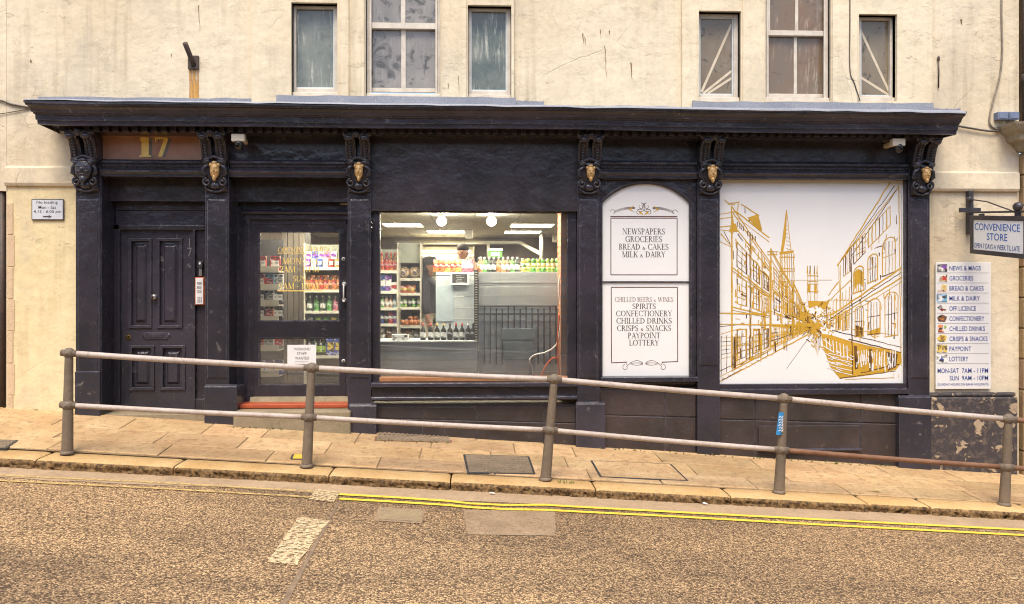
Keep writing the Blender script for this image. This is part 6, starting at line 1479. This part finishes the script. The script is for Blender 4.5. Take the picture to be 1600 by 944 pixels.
# dark fridge at back right
a, b, c, d = R(745, 404, 820, 470, 5.6); t = unit('drinks_fridge', 'dark drinks fridge against the back wall of the shop', 'fridge', None, (a, 5.6, 0))
mb = MB(); mb.box(a, b, 5.6, 6.3, 0, d); mb.build('cabinet', M['darkslot'], t, .01)
mb = MB(); mb.box(a+.05, b-.05, 5.58, 5.6, d-.25, d-.05); mb.build('light_box', M['p_brown'], t)
# units seen through the door
xa, xb, zb_ = shelf_unit('brightly stocked shelving seen through the right side of the shop door', 476, 538, 380, 1.9, .42, (418, 453, 486, 512, 556))
rowof(7, xa, xb, 2.0, zb_[0], lambda k: carton_mesh(.06, .12, .1, k, 'paper'), 'carton', 'small carton on the top shelf behind the door glass', 'carton', 'top shelf cartons behind the door', ('purple', 'paper', 'blue', 'paper', 'red', 'orange', 'red'))
rowof(5, xa, xb-.12, 2.03, zb_[0]+.122, lambda k: carton_mesh(.08, .10, .1, k, 'purple'), 'carton', 'carton stacked uppermost behind the door glass', 'carton', 'uppermost cartons behind the door', ('paper', 'blue', 'paper', 'pink', 'paper'))
rowof(9, xa, xb, 2.0, zb_[1], lambda k: bag_mesh(.07, .20, .05, k, 'red' if k == 'orange' else 'orange'), 'snack_bag', 'packet on the second shelf behind the door glass', 'snack bag', 'second shelf packets behind the door', ('brown', 'orange', 'amber', 'red', 'orange'))
rowof(6, xa, xb, 2.0, zb_[2], lambda k: bottle_mesh(.21, .038, k, 'paper', 'paper' if k == 'darkgreen' else None), 'drink_bottle', 'bottle on the third shelf behind the door glass', 'bottle', 'third shelf bottles behind the door', ('darkgreen', 'green', 'darkgreen', 'green', 'pink', 'pink'))
rowof(5, xa, xb, 2.0, zb_[3], lambda k: can_mesh(.14, .04, k, 'grey', 'paper'), 'food_tin', 'tin on the fourth shelf behind the door glass', 'tin', 'fourth shelf tins behind the door', ('grey', 'lime', 'green', 'yellow'))
rowof(4, xa, xa+(xb-xa)*.55, 2.0, zb_[4], lambda k: bottle_mesh(.27, .05, k, 'black', 'lime'), 'wine_bottle', 'bottle on the bottom shelf behind the door glass', 'wine bottle', 'bottom shelf bottles behind the door', ('wine', 'darkgreen'))
rowof(2, xa+(xb-xa)*.6, xb, 2.0, zb_[4], lambda k: carton_mesh(.17, .26, .2, k, 'yellow'), 'carton', 'large carton on the bottom shelf behind the door glass', 'carton', 'large cartons behind the door', ('blue',))
a, b, c, d = R(440, 350, 476, 640, 2.1); t = unit('cupboard', 'tall grey brown boarded cupboard in the middle of the shop door view', 'cupboard', None, (a, 2.1, 0))
mb = MB(); n = 4
for i in range(n): mb.box(a+(b-a)*i/n+.004, a+(b-a)*(i+1)/n-.004, 2.1, 2.14, .02, 2.2)
mb.build('door_boards', pm('grey_brown_boards', (.15, .125, .10), (.10, .085, .07), 4, .5), t, .003)
mb = MB(); mb.box(a, b, 2.139, 2.5, 0, 2.22); mb.build('carcass', M['darkslot'], t)
a, b, c, d = R(402, 385, 436, 600, 1.3); t = unit('magazine_rack', 'wire rack of magazines seen through the left side of the shop door', 'rack', None, (a, 1.3, 0))
mb = MB(); mb.box(a-.05, b, 1.55, 1.58, 0, d+.1); mb.build('back_panel', M['darkslot'], t)
tz = [Z(p, 418, 1.3) for p in (422, 450, 475, 500, 545, 585)]
for z in tz: mb = MB(); mb.box(a-.05, b, 1.28, 1.56, z-.03, z-.01); mb.box(a-.05, b, 1.275, 1.285, z-.03, z+.05); mb.build('shelf', M['shelfw'], t)
mk = {0: ('red', 'red'), 1: ('red', 'cyan', 'paper'), 2: ('black', 'paper'), 3: ('black', 'peach'), 4: ('grey', 'paper'), 5: ('blue', 'blue')}
for q, z in enumerate(tz):
    for i in range(2 if q < 1 else 3):
        k = mk[q][i % len(mk[q])]; cn = {'paper': 'white', 'cyan': 'turquoise', 'peach': 'peach'}.get(k, k)
        o = put('mag'+k, lambda: carton_mesh(.13, .19, .02, k, {'red': 'paper', 'black': 'paper', 'paper': 'grey', 'blue': 'paper'}.get(k, 'red')), a-.02+(.17 if q < 1 else .115)*(i+.4), 1.32+.02*i, z-.009, 'magazine', '%s covered magazine on the rack inside the shop door' % cn, 'magazine', cn+' magazines on the rack')
mb = MB(); mb.box(-2.75, -1.6, .55, 1.5, .0005, .014); tag(mb.build('door_mat', M['darkslot']), 'dark mat on the floor just inside the shop door', 'mat')
# hanging cables in the window corner
def wire(px, r, m, Y, label):
    pts = [(P(a, b, Y)[0], Y+.004*i, P(a, b, Y)[1]) for i, (a, b) in enumerate(px)]; out = []
    for i in range(len(pts)-1):
        p0, p1, p2, p3 = [Vector(pts[max(0, min(len(pts)-1, i+j))]) for j in (-1, 0, 1, 2)]
        for k in range(6):
            w_ = k/6; out.append(.5*((2*p1)+(p2-p0)*w_+(2*p0-5*p1+4*p2-p3)*w_*w_+(3*p1-p0-3*p2+p3)*w_**3))
    out.append(Vector(pts[-1])); mb = MB(); mb.tube(out, r, 8); tag(mb.build('cable', m), label, 'cable')
wire([(876, 425), (873, 450), (876, 480), (875, 515), (870, 538), (855, 550), (836, 555), (828, 563), (832, 575), (833, 586)], .010, M['whiteplain'], .34, 'white cable hanging down the right side of the shop window')
wire([(874, 490), (871, 540), (874, 587)], .009, pm('orange_cable', (.75, .14, .03), (.6, .1, .02)), .30, 'straight orange cable in the bottom right corner of the shop window')
wire([(846, 587), (853, 572), (862, 561), (870, 560), (873, 575), (874, 588)], .009, pm('orange_cable', (.75, .14, .03)), .31, 'looped orange cable on the sill in the bottom right corner of the window')

# ================================================================== PEOPLE
def skin_mesh(name, joints, edges, m, parent, root=0, sub=2):
    """one continuous surface grown round a skeleton: joints = [(x, y, z, rx[, ry])]"""
    o0 = ORG[parent]; me = bpy.data.meshes.new(name)
    me.from_pydata([(j[0], j[1], j[2]) for j in joints], edges, []); me.materials.append(m)
    o = bpy.data.objects.new(name, me); C.objects.link(o); o.parent = parent; ORG[o] = o0
    sk = o.modifiers.new('skin', 'SKIN'); sk.use_smooth_shade = True
    for i, j in enumerate(joints): d_ = me.skin_vertices[0].data[i]; d_.radius = (j[3], j[4] if len(j) > 4 else j[3]); d_.use_root = (i == root)
    s = o.modifiers.new('sub', 'SUBSURF'); s.levels = s.render_levels = sub; return o
def person(loc, rz, label, top_mat, leg_mat, pose, cap=None, hair=True, group=None):
    t = thing('person', loc, label, 'person', group); t.rotation_euler = (0, 0, rz); ORG[t] = (0, 0, 0)   # local frame: facing +x
    J = [(0, 0, .98, .145, .11), (0, 0, 1.14, .13, .10), (.01, 0, 1.32, .155, .11), (.0, 0, 1.44, .11, .09), (.015, 0, 1.50, .055), (.03, 0, 1.57, .068, .062), (.04, 0, 1.65, .098, .082), (.035, 0, 1.72, .075, .068)]
    E_ = [(0, 1), (1, 2), (2, 3), (3, 4), (4, 5), (5, 6), (6, 7)]
    def chain(start, pts):
        prev = start
        for p in pts: J.append(p); E_.append((prev, len(J)-1)); prev = len(J)-1
        return prev
    nose = chain(6, [(.135, 0, 1.64, .016)])
    for s in (-1, 1):
        chain(0, [(0, s*.09, .90, .095), (.01, s*.095, .50, .062), (-.01, s*.095, .12, .042), (-.005, s*.095, .055, .045), (.15, s*.105, .035, .035)])
        chain(6, [(.03, s*.098, 1.64, .014, .024)])
        arm = pose[0 if s < 0 else 1]; wr = chain(3, [(0, s*.185, 1.42, .062)]+[(x, s*yy, z, r) for x, yy, z, r in arm[0]])
        px, py, pz, pr = J[wr]; d = Vector(arm[1]).normalized(); sd = Vector((d.z, 0, -d.x)).normalized() if abs(d.z) > .3 else Vector((0, 0, 1)).cross(d).normalized()
        palm = Vector((px, py, pz))+d*.06; J.append((*palm, .034, .020)); E_.append((wr, len(J)-1)); pi_ = len(J)-1
        for k, ln in enumerate((.062, .074, .070, .052)):
            b = palm+d*.02+sd*(.024-.016*k); m1 = b+d*ln*.55; m2 = m1+(d*.8+Vector((0, -s*.5, 0))).normalized()*ln*.5
            J.append((*b, .009)); E_.append((pi_, len(J)-1)); J.append((*m1, .0085)); E_.append((len(J)-2, len(J)-1)); J.append((*m2, .007)); E_.append((len(J)-2, len(J)-1))
        th = palm-d*.035+sd*.034; J.append((*th, .011)); E_.append((wr, len(J)-1)); J.append((*(th+d*.04+sd*.012), .009)); E_.append((len(J)-2, len(J)-1))
    skin_mesh('body', J, E_, M['skin'], t, 0)
    # clothes a little outside the body
    K = [(0, 0, .80, .185, .155), (0, 0, .98, .175, .145), (0, 0, 1.14, .165, .135), (.0, 0, 1.32, .185, .14), (-.01, 0, 1.45, .135, .12), (0, 0, 1.51, .085)]; L_ = [(0, 1), (1, 2), (2, 3), (3, 4), (4, 5)]
    for s in (-1, 1):
        arm = pose[0 if s < 0 else 1]; prev = 3; K.append((0, s*.19, 1.41, .092)); L_.append((4, len(K)-1)); prev = len(K)-1
        for x, yy, z, r in arm[0][:-1]: K.append((x, s*yy, z, r+.030)); L_.append((prev, len(K)-1)); prev = len(K)-1
        x, yy, z, r = arm[0][-1]; a = K[prev]; K.append((a[0]+(x-a[0])*.85, a[1]+(s*yy-a[1])*.85, a[2]+(z-a[2])*.85, r+.026)); L_.append((prev, len(K)-1))
    skin_mesh('jacket', K, L_, top_mat, t, 1)
    Q = [(0, 0, .95, .165, .13)]; e2 = []
    for s in (-1, 1):
        for j, p in enumerate([(0, s*.09, .88, .115), (.01, s*.097, .50, .085), (-.01, s*.095, .08, .068)]): Q.append(p); e2.append((0 if j == 0 else len(Q)-2, len(Q)-1))
    skin_mesh('trousers', Q, e2, leg_mat, t, 0)
    for s in (-1, 1): mb = MB(); mb.ball((.06, s*.102, .04), .145, .05, .045); mb.box(-.08, .20, s*.102-.045, s*.102+.045, 0, .02); mb.build('shoe', M['darkslot'], t)
    if cap is not None:
        mb = MB(); mb.ball((.03, 0, 1.735), .122, .108, .065, 16, 10); mb.lathe([(.112, 1.665), (.116, 1.70), (.112, 1.735)], (.03, 0, 0), 16); mb.build('cap', cap, t)
        mb = MB(); mb.ball((-.035, 0, 1.60), .10, .105, .10, 14, 10); mb.ball((-.05, 0, 1.50), .10, .12, .07, 14, 8); mb.build('hood', top_mat, t)
    else:
        mb = MB(); mb.ball((.012, 0, 1.705), .122, .106, .092, 16, 10); mb.ball((-.03, 0, 1.63), .092, .100, .10, 14, 8); mb.build('hair', M['hair'], t)
    mb = MB()
    for s in (-1, 1): mb.ball((.124, s*.033, 1.66), .008, .011, .006, 8, 6)
    mb.build('eyes', M['darkslot'], t)
    mb = MB(); mb.ball((.118, 0, 1.595), .012, .026, .007, 8, 6); mb.build('mouth', pm('lips', (.3, .1, .08)), t)
    return t
down = ([(.0, .235, 1.14, .048), (.06, .225, .90, .034)], (.12, 0, -1)); fwd = ([(.10, .22, 1.18, .048), (.34, .17, 1.27, .034)], (1, 0, .15))
person((X(668, 2.8), 2.8, 0), math.radians(-8), 'customer in a dark hooded jacket and grey cap standing by the bread shelves', M['jacket'], M['trouser'], (down, fwd), M['cap'])
mb = MB(); xk = X(705, 3.9); mb.box(xk-.3, 1.4, 3.9, 5.4, 0, .30); struct(mb.build('counter_platform', M['shopfloor']))
person((X(723, 4.7), 4.7, .30), math.radians(-95), 'shop clerk with short dark hair standing far back behind the counter', M['shirt'], M['jacket'], (down, fwd), None)

OB = thing('opposite_building', (0, -16, zr(0)), 'plain stone terrace standing on the far side of the street', 'building')
mb = MB(); oh = []
for i in range(-5, 6):
    for j in range(2): oh.append((i*3.2-.7, i*3.2+.7, 1.0+j*2.9, 2.9+j*2.9))
wall_holes(mb, -19, 19, -3, 6.6, 0, oh, .25); mb.v = [(-x, -16-y, z) for x, y, z in mb.v]; mb.build('wall', M['brownstone'], OB)
mb = MB()
for h in oh: mb.box(h[0], h[1], -16.3, -16.24, h[2], h[3])
mb.v = [(-x, y, z) for x, y, z in mb.v]; mb.build('window', M['pane_teal'], OB)

# ================================================================== LIGHT, SKY, CAMERA
w = bpy.data.worlds.new('World'); bpy.context.scene.world = w; w.use_nodes = True
nt = w.node_tree; nt.nodes.clear(); out = nt.nodes.new('ShaderNodeOutputWorld'); bg = nt.nodes.new('ShaderNodeBackground')
sky = nt.nodes.new('ShaderNodeTexSky'); sky.sky_type = 'NISHITA'; sky.sun_disc = False
EL, AZ = math.radians(62), math.radians(12)
sky.sun_elevation = EL; sky.sun_rotation = math.radians(180)+AZ; sky.air_density = 1.0; sky.dust_density = 3.0; sky.ozone_density = 1.0
nt.links.new(sky.outputs[0], bg.inputs[0]); bg.inputs[1].default_value = .12; nt.links.new(bg.outputs[0], out.inputs[0])
sl = bpy.data.lights.new('sun', 'SUN'); sl.energy = 1.5; sl.angle = math.radians(26); sl.color = (1, .89, .72)
so = bpy.data.objects.new('sun', sl); C.objects.link(so); so.rotation_euler = (PI/2-EL, 0, -AZ)
cd = bpy.data.cameras.new('camera'); cam = bpy.data.objects.new('camera', cd); C.objects.link(cam)
cd.sensor_width = 36; cd.lens = F/1600*36; cd.shift_y = -(472-Y0)/1600; cd.clip_start = .05; cd.clip_end = 500
cam.location = (0, -D, HC); cam.rotation_euler = (PI/2, 0, PSI)
sc = bpy.context.scene; sc.camera = cam
vsn = sc.view_settings; vsn.view_transform = 'Standard'; vsn.look = 'None'; vsn.gamma = 1; vsn.use_curve_mapping = False; vsn.exposure = 1.30
sc.render.engine = 'CYCLES'; cy = sc.cycles
cy.use_denoising = True; cy.pixel_filter_type = 'BLACKMAN_HARRIS'; cy.filter_width = 1.1; cy.max_bounces = 8; cy.transparent_max_bounces = 12; cy.diffuse_bounces = 4; cy.glossy_bounces = 4
cy.sample_clamp_indirect = 8; cy.caustics_reflective = False; cy.caustics_refractive = False
